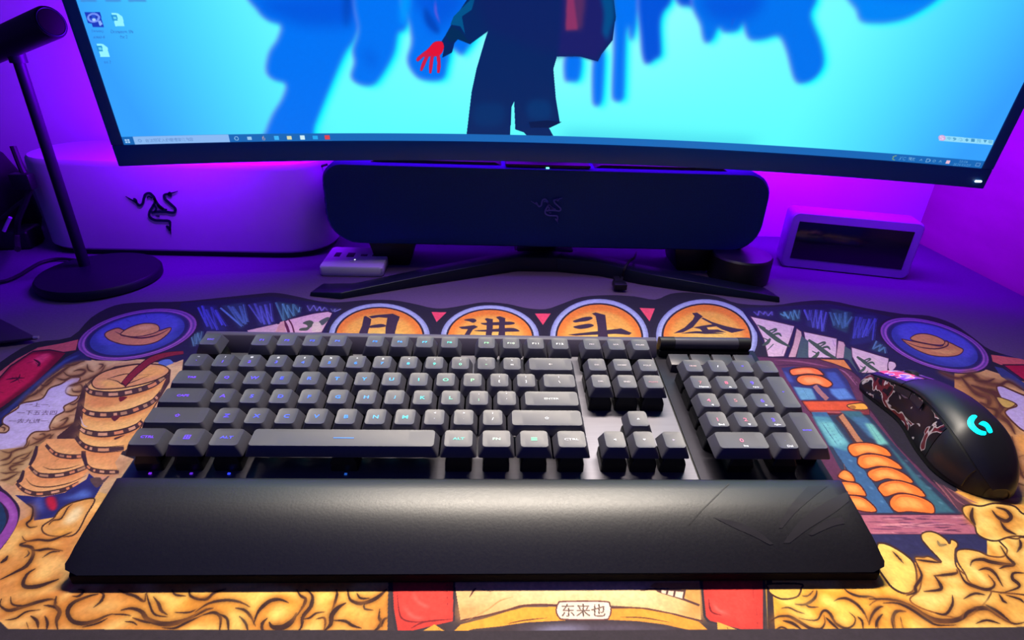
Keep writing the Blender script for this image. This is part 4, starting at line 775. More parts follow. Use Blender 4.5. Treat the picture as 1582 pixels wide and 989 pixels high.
# stand: post and V-shaped foot (kept in world space under the monitor's own empty)
inv = Matrix.Translation(Vector(MO)) @ Matrix.Rotation(MT, 4, 'X'); inv = inv.inverted()
def world_child(o): o.parent = mon; o.matrix_parent_inverse = inv; return o
M_std = mat('dark_stand_metal', (12, 20, 40), .42, metal=.2)
b = MB(); b.loft([[(.082+x, .466+y, z) for x, y in rrect(-.026, .026, -.014, .014, .008)] for z in (.004, .27)]); world_child(b.build('stand_post', M_std, smooth=True))
b = MB(); b.box(.045, .12, .395, .465, .245, .30); world_child(b.build('stand_arm', M_std, bevel=.005))
ft = [(478, 458, .004), (526, 463, .007), (660, 441, .012), (800, 419.5, .017), (860, 420.5, .017), (926, 427, .017), (990, 440, .0145), (1053, 449.5, .013), (1205, 468, .006)]
fb = [(px_z(x, y, 0), h) for x, y, h in ft]
def foot(i0, i1, back):
    b = MB(); rings = []
    for k in range(i0, i1+1):
        p, h = fb[k]; d = np.array(back); q = p+d*(.55+.45*(h/.017))
        rings.append([(p[0], p[1], .0002), (p[0]+d[0]*.06, p[1]+d[1]*.06, h), (q[0], q[1], h*.9), (q[0], q[1], .0002)])
    b.loft(rings); return world_child(b.build('foot', M_std, bevel=.0008))
foot(0, 4, (.012, .042, 0)); foot(4, 8, (-.008, .042, 0))
b = MB(); b.box(.045, .12, .395, .482, .0002, .016); world_child(b.build('foot_hub', M_std, bevel=.004))
# ---------------------------------------------------------------- things behind the keyboard
M_blk = mat('black_plastic', (12, 12, 17), .45, noise=.1); M_mesh = mat('speaker_mesh_blue_haze', (10, 66, 118), .8, noise=.3, nscale=900, bump=.5)  # the navy of the black soundbar mesh imitates bluish haze over it
def snake_emblem(yplane, pts_frame, m, parent, k=1., thick=.0006, off=(0, 0)):
    """three twisting snakes traced as ribbons on an upright plane"""
    x0, y0, s = pts_frame; b = MB()
    def rib(pts, w0, w1, w2=None):
        p = smooth_pts(np.array(pts, float), False); d = np.gradient(p, axis=0); L = np.hypot(d[:, 0], d[:, 1])+1e-9; nn = np.stack([-d[:, 1], d[:, 0]], 1)/L[:, None]
        t = np.linspace(0, 1, len(p)); w_ = np.where(t < .25, w0+(w1-w0)*t/.25, w1) if w2 is None else w0+(w1-w0)*t
        a = p+nn*w_[:, None]*.5; c = p-nn*w_[:, None]*.5
        f = lambda q: [tuple(px_y(x0+x/s, y0+y/s, yplane)) for x, y in q]
        A = f(a); C_ = f(c); n = len(A); vs = A+C_; fs = [(i, i+1, n+i+1, n+i) for i in range(n-1)]
        vb = [(v[0], v[1]-thick, v[2]) for v in vs]; b.add(vs+vb, fs+[tuple(2*n+j for j in f_) for f_ in fs]+[(0, n, 3*n, 2*n)])
    rib([(768, 250), (800, 270), (830, 285), (850, 305), (872, 295), (880, 262), (890, 238), (915, 232), (940, 255), (955, 285), (975, 310), (1000, 330)], 3, 15)
    rib([(1088, 218), (1060, 228), (1025, 236), (1003, 245), (1012, 270), (1045, 300), (1072, 328), (1060, 350), (1010, 345), (960, 345), (925, 350)], 3, 15)
    rib([(1045, 482), (1040, 450), (1040, 420), (1032, 402), (990, 398), (945, 395), (915, 375), (915, 345), (935, 310), (950, 280), (940, 262)], 3, 15)
    rib([(900, 262), (910, 250), (930, 262)], 4, 8); rib([(940, 300), (955, 325), (945, 345)], 8, 12); rib([(960, 300), (985, 325), (1020, 335)], 6, 14)
    rib([(1040, 222), (1032, 240), (1050, 245)], 4, 16); rib([(1015, 430), (1032, 445), (1040, 460)], 4, 16); rib([(815, 262), (830, 275), (835, 290)], 4, 14); rib([(950, 370), (975, 372)], 4, 8)
    return b.build('emblem', m, parent)
# white rounded box
M_wbox = mat('white_box_plastic', (200, 192, 204), .45, noise=.04); M_base = mat('dark_foot_strip', (30, 26, 40), .7)
bx = empty('desktop_box', (-.36, .455, 0), label='large white rounded box with a dark snake emblem behind the microphone', cat='box')
def stad(x0, x1, y0, y1, n=14, p=2.4):
    r = (y1-y0)/2; out = []
    for cx, a0 in ((x1-r, -90), (x0+r, 90)):
        for k in range(n+1):
            a = math.radians(a0+180*k/n); out.append((cx+r*math.copysign(abs(math.cos(a))**(2/p), math.cos(a)), (y0+y1)/2+r*math.copysign(abs(math.sin(a))**(2/p), math.sin(a))))
    return out
def inset(sx, sy=None, z=0): return [(-.36+(x+.36)*sx, .4605+(y-.4605)*(sy or sx), z) for x, y in stad(-.548, -.19, .396, .525)]
b = MB(); b.loft([inset(.985, .96, .0062), inset(1, 1, .009), inset(1, 1, .108), inset(.996, .99, .1125), inset(.985, .965, .1148)]); o = b.build('body', M_wbox, bx, smooth=True); o.location = (.36, -.455, 0)
b = MB(); b.loft([inset(.97, .93, .0002), inset(.97, .93, .0062)]); o = b.build('foot_strip', M_base, bx); o.location = (.36, -.455, 0)
M_emb = mat('dark_green_print', (8, 44, 50), .5)
o = snake_emblem(.3953, (0, 240, 3.955), M_emb, bx); o.location = (.36, -.455, 0); o['label'] = 'dark green three-headed snake emblem'

# soundbar
sb = empty('soundbar', (.08, .41, 0), label='long black soundbar with rounded ends under the monitor', cat='speaker')
X0, X1, Z0, Z1, YF, YB = -.181, .343, .029, .1255, .374, .446
def sring(y, g=0.):
    L = rrect(X0+g, X1-g, Z0+g, Z1-g, [.03-g*.5, .022-g*.5, .036-g*.5, .034-g*.5], 7); return [(x, y, z) for x, z in L]
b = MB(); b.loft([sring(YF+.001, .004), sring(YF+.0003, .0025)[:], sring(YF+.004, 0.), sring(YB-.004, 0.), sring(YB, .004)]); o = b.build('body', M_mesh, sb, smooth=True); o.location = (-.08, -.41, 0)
b = MB()
for pts, y in (([(X0+.085, Z1), (X1-.2, Z1)], 0),): pass
b.box(.028, .126, .3765, .43, .1256, .1285); o = b.build('control_panel', M_blk, sb, bevel=.001); o.location = (-.08, -.41, 0)
for x0, x1 in ((X0+.055, .024), (.131, X1-.055)):
    b = MB(); b.loft([[(x0, .380, .1256), (x0+.008, .380, .1292), (x1-.008, .380, .1292), (x1, .380, .1256)], [(x0, .43, .1256), (x0+.008, .43, .1292), (x1-.008, .43, .1292), (x1, .43, .1256)]]); o = b.build('top_ridge', M_blk, sb, bevel=.0008); o.location = (-.08, -.41, 0)
for x in (-.107, .268):
    b = MB(); b.loft([[(x-.02, .38, .0002), (x+.02, .38, .0002), (x+.02, .43, .0002), (x-.02, .43, .0002)], [(x-.028, .378, .031), (x+.028, .378, .031), (x+.028, .44, .031), (x-.028, .44, .031)]]); o = b.build('foot', M_blk, sb, bevel=.002); o.location = (-.08, -.41, 0)
M_emb2 = mat('grey_print', (84, 100, 190), .5)
x0e = 845-(938/3.955)*.80; y0e = 322-(345/3.955)*.66
class _F: pass
_px_y = px_y
def snake2():
    def remap(px, py): return px_y0(846+(px-235)*.62, 322+(py-328)*.62)
    return None
o = snake_emblem(.3733, (846-938/6.6, 325-345/6.6, 6.6), M_emb2, sb); o.location = (-.08, -.41, 0); o['label'] = 'faint grey three-headed snake emblem'
M_teal = mat('teal_led', (120, 255, 220), .4, emit=(120, 255, 225), es=2.0)
p = px_y(846, 260, .3765); b = MB(); b.tube([(p[0]-.0018, p[1], p[2]), (p[0]+.0018, p[1], p[2])], .0011, 8); o = b.build('status_light', M_teal, sb); o.location = (-.08, -.41, 0); o['label'] = 'tiny teal status light'

# cables and plugs in the gap between box and soundbar
M_cab = mat('black_cable', (14, 13, 20), .6)
b = MB()
pp = [px_y(x, y, .43) for x, y in ((506, 254), (492, 258), (487, 262), (488, 275), (490, 290), (492, 300), (493, 320), (494, 345), (500, 360))]
b.tube([tuple(p) for p in smooth_pts(np.array(pp), False, 4)], .0014, 8); cc = empty('looped_cable', tuple(pp[-1]*(1, 1, 0)), label='thin black looped cable with plugs between white box and soundbar', cat='cable')
o = b.build('cord', M_cab, cc); o.location = -Vector(cc.location)
for (x, y) in ((492, 288), (494, 308), (497, 325)):
    q = px_y(x, y, .432); b = MB(); b.box(q[0]-.007, q[0]+.012, q[1]-.004, q[1]+.004, q[2]-.0045, q[2]+.0045); o = b.build('plug', M_blk, cc, bevel=.001); o.location = -Vector(cc.location)

# white hub
hb = empty('usb_hub', (-.15, .376, 0), label='small white port hub with four sockets in front of the soundbar', cat='hub')
M_hub = mat('white_hub_plastic', (225, 215, 222), .4)
b = MB(); b.loft([[(x, y, z) for x, y in rrect(-.037+g, .037-g, -.034+g, .034-g, .005)] for z, g in ((.0002, .001), (.002, 0), (.0105, 0), (.012, .001))]); b.build('body', M_hub, hb, smooth=True)
M_port = mat('dark_port', (20, 16, 30), .5)
for x, w_, h_ in ((-.024, .0035, .014), (-.008, .0045, .014), (.008, .004, .006), (.022, .004, .006)):
    b = MB(); b.box(x-w_, x+w_, -h_*.5+.006, h_*.5+.006, .0116, .0123); b.build('socket', M_port, hb, bevel=.0002)
b = MB(); b.tube([(0, -.010, .0118), (0, -.010, .0124)], .0007, 8); b.build('status_light', M_white, hb)

# small digital clock
ca = math.radians(-15); cl = empty('desk_clock', (.4635, .3825, 0), (0, 0, ca), label='white framed rectangular clock with blank dark display by the right wall', cat='clock')
M_ck = mat('white_clock_plastic', (160, 146, 184), .6, noise=.05)
b = MB(); b.loft([[(x, y, z) for x, z in rrect(-.0755+g, .0755-g, .0004+g, .0735-g, .008)] for y, g in ((0, .0015), (.002, 0), (.034, 0), (.036, .0015))]); b.build('case', M_ck, cl, smooth=True)
M_glass = mat('dark_display_glass', (14, 12, 26), .12, spec=.6); b = MB(); b.box(-.0655, .0655, -.0003, .004, .013, .062); b.build('display', M_glass, cl, bevel=.0002)

# round black puck
pk = empty('control_puck', (.3185, .362, 0), label='short black cylindrical puck right of the monitor foot', cat='dial')
b = MB(); b.lathe([(.034, .0002), (.0358, .002), (.0358, .0295), (.0345, .031)], 48); b.build('body', M_blk, pk, smooth=True)
b = MB(); b.lathe([(.0343, .031), (.0338, .0316)], 48); b.build('top_cap', mat('puck_top', (40, 34, 52), .35), pk, smooth=True)

# microphone on its stand
M_mic = mat('black_mic_metal', (22, 17, 38), .5, metal=.3, noise=.15); M_micd = mat('mic_inner_black', (6, 6, 10), .8)
mb = px_z(150, 430, 0); MBX, MBY = -.4215, .3205
mc = empty('microphone', (MBX, MBY, 0), label='black tubular desk microphone on a thin pole with a round base', cat='microphone')
b = MB(); b.lathe([(.058, .0002), (.0605, .002), (.0605, .008), (.0585, .0105), (.012, .0115)], 56); b.build('base', M_mic, mc, smooth=True)
ft_ = px_z(131, 410, .011); tp = px_y(25, 83, .335)
b = MB(); b.tube([(ft_[0]-MBX, ft_[1]-MBY, .009), (tp[0]-MBX, tp[1]-MBY, tp[2])], [.0056, .0050], 20); b.build('pole', M_mic, mc, smooth=True)
e1 = px_y(79, 34, .298); e0 = px_y(-60, 95, .372)
d = (e0-e1); d /= np.linalg.norm(d); r = .0135
b = MB(); b.tube([tuple(e1-(MBX, MBY, 0)+d*0.0), tuple(e1-(MBX, MBY, 0)+d*.002), tuple(e0-(MBX, MBY, 0))], [r*.96, r, r], 36); b.build('barrel', M_mic, mc, smooth=True)
b = MB(); b.tube([tuple(e1-(MBX, MBY, 0)-d*.0008), tuple(e1-(MBX, MBY, 0)+d*.001)], r*.78, 36); b.build('grille', M_micd, mc)
b = MB(); m_ = mat('mic_rim', (64, 34, 110), .4, metal=.4); pr = [tuple(Vector(e1-(MBX, MBY, 0)-d*.0004))]
u_ = Vector(d).orthogonal().normalized(); v_ = Vector(d).cross(u_); cen = Vector(e1-(MBX, MBY, 0)-d*.0004)
b.tube([cen+(u_*math.cos(a)+v_*math.sin(a))*r*.84 for a in [2*math.pi*k/36 for k in range(37)]], .0004, 6, cap=False); b.build('rim', m_, mc)
jt = (tp+(0, 0, .0)); b = MB(); b.tube([(tp[0]-MBX, tp[1]-MBY, tp[2]-.008), (tp[0]-MBX, tp[1]-MBY, tp[2]+.008)], .0075, 16); b.build('joint', M_mic, mc, smooth=True)
cb = [px_z(x, y, .003) for x, y in ((118, 402), (90, 400), (65, 405), (48, 414), (30, 425), (8, 434), (-30, 440))]
b = MB(); b.tube([tuple(p-(MBX, MBY, 0)+(0, 0, 0)) for p in smooth_pts(np.array(cb), False, 4)], .0019, 8); b.build('cord', M_cab, mc)['label'] = 'black cord running off to the left'

# dark things at the far left
q = px_y(18, 300, .43)
dv = empty('dark_case', (q[0]-.06, .44, 0), label='tall black rounded case at the left edge behind the microphone', cat='case')
b = MB(); b.loft([[(x, y, z) for x, y in rrect(-.07+g, .055-g, -.05+g*.6, .05-g*.6, .028)] for z, g in ((.0003, .006), (.02, 0), (.07, .002), (.105, .014), (.125, .034), (.132, .05))]); b.build('body', M_blk, dv, smooth=True)
q = px_z(28, 385, 0)
pa = empty('power_adapter', (q[0]-.02, q[1]+.01, 0), (0, 0, .18), label='flat black power adapter lying left of the microphone base', cat='adapter')
b = MB(); b.box(-.06, .036, -.018, .018, .0003, .024); b.build('body', M_blk, pa, bevel=.004, seg=3)
def cable(name, label, pts, r, m=M_cab, cat='cable'):
    pts = np.array(pts); base = (pts[:, 0].mean(), pts[:, 1].mean(), 0); b = MB()
    b.tube([tuple(p) for p in smooth_pts(pts-np.array(base), False, 5)], r, 8); o = b.build(name, m, None, smooth=True, loc=base); return tag(o, label, cat)
cable('power_cable', 'thick black cable curving down from the tall black case', [px_y(20, 226, .395), px_y(34, 262, .39), px_y(46, 285, .388), px_y(40, 310, .388), px_y(28, 340, .388), px_y(26, 368, .39), px_z(27, 385, .028)], .0032)
cable('thin_cable', 'thin black cable sloping behind the power adapter', [px_y(52, 272, .41), px_y(46, 300, .40), px_y(24, 318, .395), px_y(0, 338, .39), px_y(-25, 350, .385)], .0022)
cable('white_cord', 'short pale cord end standing beside the black case', [px_y(16, 336, .385), px_y(11, 346, .385), px_y(6, 357, .385)], .0020, mat('pale_cord', (180, 160, 200), .5))
pl = px_y(36, 280, .385); b = MB(); b.box(-.011, .011, -.006, .006, -.009, .009); o = b.build('cable_plug', M_blk, bevel=.002, loc=(pl[0], pl[1], pl[2])); tag(o, 'small dark plug hanging in the cables at the left edge', 'plug')

# thin slab poking in at the left
c1 = px_z(57, 521, .006); c2 = px_z(-20, 482, .006); c3 = px_z(-20, 530, .006)
M_slab = mat('dark_slab', (40, 24, 62), .5); sl = empty('thin_slab', (c3[0], c3[1], 0), label='corner of a thin dark slab with a bright tip at the left edge', cat='tablet')
b = MB(); far = c2+(c2-c1)*.4; tri = [c1, c2, far+(c3-c2)*.9+(-.02, 0, 0), c3]
b.loft([[(p[0]-c3[0], p[1]-c3[1], z) for p in tri] for z in (.0034, .0062)]); b.build('body', M_slab, sl, bevel=.0008)
b = MB(); b.tube([(c1[0]-c3[0]-.003, c1[1]-c3[1], .0056), (c1[0]-c3[0]+.001, c1[1]-c3[1]+.0004, .0056)], .0014, 8); b.build('metal_tip', mat('shiny_tip', (220, 180, 230), .15, metal=.6), sl)
# keyboard cable with its plug behind the mat
cable('keyboard_cable', 'thin black cable rising behind the mat under the soundbar', [px_z(960, 441, .006), px_z(961, 428, .008), px_z(965, 415, .020), px_z(972, 404, .0215), px_z(980, 398, .020), px_z(983, 390, .004)], .0016)
pc = px_z(959, 450, .003); b = MB(); b.box(-.0075, .0075, -.008, .006, 0, .007); b.box(-.004, .004, .006, .022, .0012, .0058); o = b.build('cable_plug', M_blk, bevel=.0012, loc=(pc[0], pc[1]+.010, .0032)); tag(o, 'small black cable plug resting at the top edge of the mat', 'plug')
# ---------------------------------------------------------------- keyboard
U = .01905; KT = math.radians(7); DV = .033*math.tan(KT); KTOP = .033; KBOT = .0256; PLT = .0132
kb = empty('keyboard', (0, 0, MATZ), (KT, 0, 0), label='full-size black keyboard with coloured backlit letters and a brushed metal plate', cat='keyboard')
def kx(u): return (u-11)*U
def kv(r): return r*U+DV
M_plate = mat('brushed_gunmetal', (112, 110, 120), .5, metal=.85, noise=.18, nscale=30, aniso=(1, 40, 1)); M_case = mat('black_case', (14, 13, 18), .5)
M_plate2 = mat('dark_gunmetal', (46, 44, 54), .4, metal=.7, noise=.15, nscale=30, aniso=(1, 40, 1))
XL, XR, VF, VB = kx(-.18), kx(23.32), kv(-1.27), kv(5.35)+.0215
def zlow(v): return (.0006-v*math.sin(KT))/math.cos(KT)
b = MB(); pf = [(VF, max(zlow(VF), .0062)), (VF, PLT-.0022), (VB, PLT-.0022), (VB, zlow(VB)), (.0, zlow(0))]
pf = [(VF+.001, zlow(VF+.001)), (VF, PLT-.0006), (VB, PLT-.0006), (VB, zlow(VB))]
b.loft([[(XL, v, z) for v, z in pf], [(XR, v, z) for v, z in pf]]); b.build('case', M_case, kb, bevel=.0012)
XD = kx(18.325+.33)
b = MB(); b.box(XL+.001, XD, VF+.0015, VB-.001, PLT-.0006, PLT); b.build('top_plate', M_plate, kb)
b = MB(); b.box(XD+.0012, XR-.001, VF+.0015, VB-.001, PLT-.0006, PLT+.0003); b.build('numpad_plate', M_plate2, kb)
b = MB(); b.add([(XD-.007, VF+.0015, PLT+.0001), (XD+.009, VF+.0015, PLT+.0001), (XD, VF+.0085, PLT+.0001), (XD-.007, VF+.0015, PLT+.0006), (XD+.009, VF+.0015, PLT+.0006), (XD, VF+.0085, PLT+.0006)], [(0, 1, 2), (3, 4, 5), (0, 1, 4, 3), (1, 2, 5, 4), (2, 0, 3, 5)]); b.build('corner_notch', M_case, kb)
M_cap = mat('keycap_plastic', (62, 60, 72), .52, spec=.9, noise=.12, nscale=500); M_cap['x'] = 1
M_sw = mat('switch_black', (9, 8, 11), .5); M_stem = mat('switch_red_stem', (60, 6, 8), .5)
_caps = {}
def cap_mesh(w_, d_, zt=KTOP):
    key = (w_, d_, zt)
    if key in _caps: return _caps[key]
    W = w_*U-.0010; D = d_*U-.0010
    def ring(hx, y0, y1, r, z, n=3): return [(x, y, z) for x, y in rrect(-hx, hx, y0, y1, r, n)]
    b = MB()
    rg = [ring(W/2, -D/2, D/2, .0012, KBOT), ring(W/2-.0003, -D/2+.0003, D/2-.0003, .0013, KBOT+.0012), ring(W/2-.0022, -D/2+.0017, D/2-.0012, .0022, zt-.0012), ring(W/2-.0027, -D/2+.0024, D/2-.0016, .0022, zt)]
    b.loft(rg, cap=False)
    # dished top: edges higher than the middle
    n = len(rg[3]); mid = [(x*.72, y*.8+.0001, zt-.00035) for x, y, z in rg[3]]
    b.add(rg[3]+mid, [(i, (i+1) % n, n+(i+1) % n, n+i) for i in range(n)]+[tuple(n+i for i in range(n))])
    b.add(rg[0], [tuple(range(n))])
    o = b.build('keycap', M_cap, None, smooth=True); me = o.data
    bm = bmesh.new(); bm.from_mesh(me); bmesh.ops.remove_doubles(bm, verts=bm.verts, dist=1e-6); bmesh.ops.recalc_face_normals(bm, faces=bm.faces)
    for f in bm.faces: f.smooth = True
    for e in bm.edges:
        if len(e.link_faces) == 2 and e.calc_face_angle(0) > math.radians(45): e.smooth = False
    bm.to_mesh(me); bm.free(); bpy.data.objects.remove(o); _caps[key] = me; return me
b = MB(); b.loft([[(x, y-.0008, z) for x, y in rrect(-g, g, -g, g, .0012, 2)] for z, g in ((PLT, .0085), (PLT+.006, .0083), (KBOT+.002, .0052))]); b.box(-.003, .003, -.0090, -.0082, PLT+.0030, PLT+.0048, 1)
_o = b.build('switch', [M_sw, M_stem]); SW = _o.data; bpy.data.objects.remove(_o)
_lm = {}
def lmat(c):
    if c not in _lm: _lm[c] = mat('backlit_legend', c, .5, emit=c, es=1.1)
    return _lm[c]
WH = (205, 205, 215)
def key(u, r, w_, legend=None, col=WH, top=None, d_=1., h=.0030, bot=None, sx=1.25, zt=KTOP, leds=1):
    """u, r = left edge and row in key units"""
    x, y = kx(u+w_/2), kv(r+(d_-1)/2)
    k = bpy.data.objects.new('keycap', cap_mesh(w_, d_, zt)); COL.objects.link(k); k.parent = kb; k.location = (x, y, 0)
    s = bpy.data.objects.new('switch', SW); COL.objects.link(s); s.parent = k
    def lg(t, hh, dx, dy, c, s_):
        me = text_mesh(t, hh, s_, lmat(c))
        if me is None: return
        o = bpy.data.objects.new('legend', me); COL.objects.link(o); o.parent = k; o.location = (dx, dy, zt-.00012)
    if legend: lg(legend, h, 0, (-.0008 if top else .0003), col, sx)
    if top: lg(top, .0018, 0, .0045, WH, 1.1)
    if bot: lg(bot, .0016, .0012, -.0044, WH, 1.2)
    return k
def hue(u):
    t = [(0, (112, 62, 255)), (2.5, (92, 66, 255)), (4.5, (60, 90, 255)), (6.5, (44, 130, 255)), (8, (70, 160, 240)), (9.3, (70, 200, 180)), (11, (120, 200, 150)), (12.3, (190, 200, 190)), (15, (190, 190, 200))]
    for (a, c), (b_, d) in zip(t, t[1:]):
        if u <= b_: k = max(0, (u-a)/(b_-a)); return tuple(int(round((c[i]+(d[i]-c[i])*k)/12)*12) if False else int(c[i]+(d[i]-c[i])*k) for i in range(3))
    return t[-1][1]
def hq(u): c = hue(u); return tuple(min(255, int(round(x/16.)*16)) for x in c)
# function row
for i, t in enumerate(('ESC',)): key(0, 5.35, 1, t, (104, 80, 220), h=.0017)
for i in range(12):
    u = 2+i+(.5 if i > 3 else 0)+(.5 if i > 7 else 0)
    key(u, 5.35, 1, 'F%d' % (i+1), hq(u), h=.0021, sx=1.35)
# number row
for i, (a, t) in enumerate(zip('`1234567890-=', '~!@#$%^&*()_+')): key(i, 4, 1, a, hq(i+.5), top=t, h=.0026)
key(13, 4, 2, '←', (200, 190, 190), h=.002)
key(0, 3, 1.5, 'TAB', hq(0), h=.0018)
for i, a in enumerate('QWERTYUIOP'): key(1.5+i, 3, 1, a, hq(2+i))
key(11.5, 3, 1, '[', WH, top='{', h=.0026); key(12.5, 3, 1, ']', WH, top='}', h=.0026); key(13.5, 3, 1.5, '\\', (200, 195, 195), top='|', h=.0024)
key(0, 2, 1.75, 'CAPS', hq(0), h=.0019)
for i, a in enumerate('ASDFGHJKL'): key(1.75+i, 2, 1, a, hq(2.2+i))
key(10.75, 2, 1, ';', (130, 200, 160), top=':', h=.0024); key(11.75, 2, 1, "'", WH, top='"', h=.0018); key(12.75, 2, 2.25, 'ENTER', (190, 190, 190), h=.0016, sx=1.5)
key(0, 1, 2.25, '⇧', hq(0), h=.0026)
for i, a in enumerate('ZXCVBNM'): key(2.25+i, 1, 1, a, hq(2.8+i))
key(9.25, 1, 1, ',', WH, top='<', h=.0016); key(10.25, 1, 1, '.', WH, top='>', h=.001); key(11.25, 1, 1, '/', WH, top='?', h=.0024); key(12.25, 1, 2.75, '⇧', (190, 190, 200), h=.0024)
key(0, 0, 1.25, 'CTRL', hq(0), h=.0019); key(1.25, 0, 1.25, '⊞', hq(1.8), h=.0034, sx=1.1); key(2.5, 0, 1.25, 'ALT', hq(3.3), h=.0019, sx=1.6)
key(3.75, 0, 6.25, '—', hq(6), h=.0005, sx=2.2)
key(10, 0, 1.25, 'ALT', (70, 190, 170), h=.0019, sx=1.5); key(11.25, 0, 1.25, 'FN', (170, 220, 190), h=.0019, sx=1.6); key(12.5, 0, 1.25, '≡', (110, 220, 160), h=.0026, sx=1.3); key(13.75, 0, 1.25, 'CTRL', (180, 180, 185), h=.0017, sx=1.6)
# navigation block
NG = .325; n0 = 15+NG
for r, L in ((5.35, ('PRT', 'SCR', 'PAUSE')), (4, ('INS', 'HOME', 'PGUP')), (3, ('DEL', 'END', 'PGDN'))):
    for i, t in enumerate(L): key(n0+i, r, 1, t, (170, 160, 164) if i < 2 or r != 3 else (150, 100, 112), h=.0014, sx=1.2)
key(n0+1, 1, 1, '▲', WH, h=.0014); key(n0, 0, 1, '◀', WH, h=.0016); key(n0+1, 0, 1, '▼', WH, h=.0014); key(n0+2, 0, 1, '▶', (160, 150, 170), h=.0014)
# numpad
p0 = 19.14; RDL = (190, 90, 120); BLL = (92, 70, 255)
key(p0, 4, 1, 'NUM', (180, 150, 150), h=.0013); key(p0+1, 4, 1, '/', WH, h=.0022); key(p0+2, 4, 1, '*', BLL, h=.0022); key(p0+3, 4, 1, '-', (130, 130, 140), h=.0005)
key(p0, 3, 1, '7', (150, 90, 100), bot='Home'); key(p0+1, 3, 1, '8', RDL, bot='▲'); key(p0+2, 3, 1, '9', BLL, bot='PgUp'); key(p0+3, 2, 1, '+', BLL, d_=2., h=.0018)
key(p0, 2, 1, '4', RDL, bot='◀'); key(p0+1, 2, 1, '5', (150, 100, 110)); key(p0+2, 2, 1, '6', BLL, bot='▶')
key(p0, 1, 1, '1', (170, 90, 120), bot='End'); key(p0+1, 1, 1, '2', RDL, bot='▼'); key(p0+2, 1, 1, '3', BLL, bot='PgDn'); key(p0+3, 0, 1, 'ENTER', BLL, d_=2., h=.0011, sx=1.3)
key(p0, 0, 2, '0', (200, 100, 130), bot='Ins'); key(p0+2, 0, 1, '.', BLL, h=.001, bot='Del')
# media keys and volume roller
M_med = mat('media_key', (70, 66, 74), .4, metal=.2); xm0, xm1 = kx(p0)-.0005, kx(p0+4)-.006
for i in range(4):
    a = xm0+(xm1-xm0)*i/4; b = MB(); v0, v1 = kv(4.88), kv(5.62)
    b.loft([[(a+.0006, v0, PLT), (a+(xm1-xm0)/4-.0006, v0, PLT), (a+(xm1-xm0)/4-.0006, v1, PLT), (a+.0006, v1, PLT)], [(a+.001, v0+.0008, PLT+.0068), (a+(xm1-xm0)/4-.001, v0+.0008, PLT+.0068), (a+(xm1-xm0)/4-.001, v1-.0006, PLT+.0080), (a+.001, v1-.0006, PLT+.0080)]])
    b.build('media_key', M_med, kb, bevel=.0004)
vr = VB-.0055; b = MB(); b.tube([(xm0-.004, vr, PLT+.0105), (xm0+.008, vr, PLT+.0105)], .0052, 20); b.build('roller_cap', M_case, kb, smooth=True)
b = MB(); b.tube([(xm1-.010, vr, PLT+.0105), (xm1, vr, PLT+.0105)], .0052, 20); b.build('roller_cap', M_case, kb, smooth=True)
b = MB(); b.tube([(xm0+.0082, vr, PLT+.0105), (xm1-.0102, vr, PLT+.0105)], .0050, 24); b.build('volume_roller', mat('roller_metal', (74, 72, 84), .4, metal=.3), kb, smooth=True)
b = MB(); rp = [(VB-.0125, PLT), (VB-.0055, PLT+.0125), (VB-.001, PLT+.0128), (VB, PLT+.011), (VB, PLT-.001)]; b.loft([[(XL, v, z) for v, z in rp], [(xm0-.006, v, z) for v, z in rp]]); b.build('rear_ridge', mat('grey_ridge', (84, 78, 98), .5), kb, bevel=.0006)
b = MB(); b.box(xm0-.004, xm1, VB-.011, VB-.0005, PLT, PLT+.0062); b.build('roller_cradle', M_case, kb)
# glints of backlight on the plate below the front keys
for u, c in ((.7, (120, 40, 220)), (2.0, (90, 40, 200)), (3.2, (50, 70, 255)), (6.95, (30, 80, 170))):
    b = MB(); b.box(-.0008, .0008, -.0006, .0006, 0, .0006); b.build('backlight_led', lmat(c), kb, loc=(kx(u), kv(0)-.0118, PLT+.0001))
for u, c in ((2.2, (100, 70, 255)), (5.1, (40, 190, 190))):
    b = MB(); b.box(-.0012, .0012, -.0006, .0006, 0, .0006); b.build('backlight_led', lmat(c), kb, loc=(kx(u), kv(5.35)+.006, PLT+.0001))

# ---------------------------------------------------------------- wrist rest
M_wr = mat('wrist_rest_leatherette', (20, 19, 22), .42, spec=.75, noise=.12, nscale=700, bump=.12); M_wrb = mat('wrist_rest_base', (8, 8, 12), .85, spec=.2)
WP = [(-.0262, .0195), (-.0268, .0278), (-.0290, .0288), (-.036, .0286), (-.044, .0279), (-.050, .0268), (-.056, .0248), (-.062, .0222), (-.068, .0188), (-.074, .0148), (-.0795, .0108)]
wr = empty('wrist_rest', (0, 0, MATZ), label='long black padded wrist rest in front of the keyboard', cat='wrist rest')
WXT = [(-.0262, -.2035, .2275), (-.0290, -.2019, .2261), (-.036, -.2011, .2252), (-.044, -.2006, .2246), (-.050, -.2006, .2245), (-.056, -.2013, .2251), (-.062, -.2025, .2262), (-.068, -.2039, .2275), (-.074, -.2050, .2286), (-.0795, -.2066, .2300)]
def wx(y, sg): return float(np.interp(-y, [-t[0] for t in WXT], [t[1 if sg < 0 else 2] for t in WXT]))
b = MB(); L = []
for y, z in WP:
    L.append((y, z-MATZ))
n = len(L); XN = 12
def wring(f):
    return [((wx(y, -1)*(1-f)+wx(y, 1)*f), y, z) for y, z in L]
fr = [0, .004, .02]+[.1*k for k in range(1, 10)]+[.98, .996, 1]
rings = []
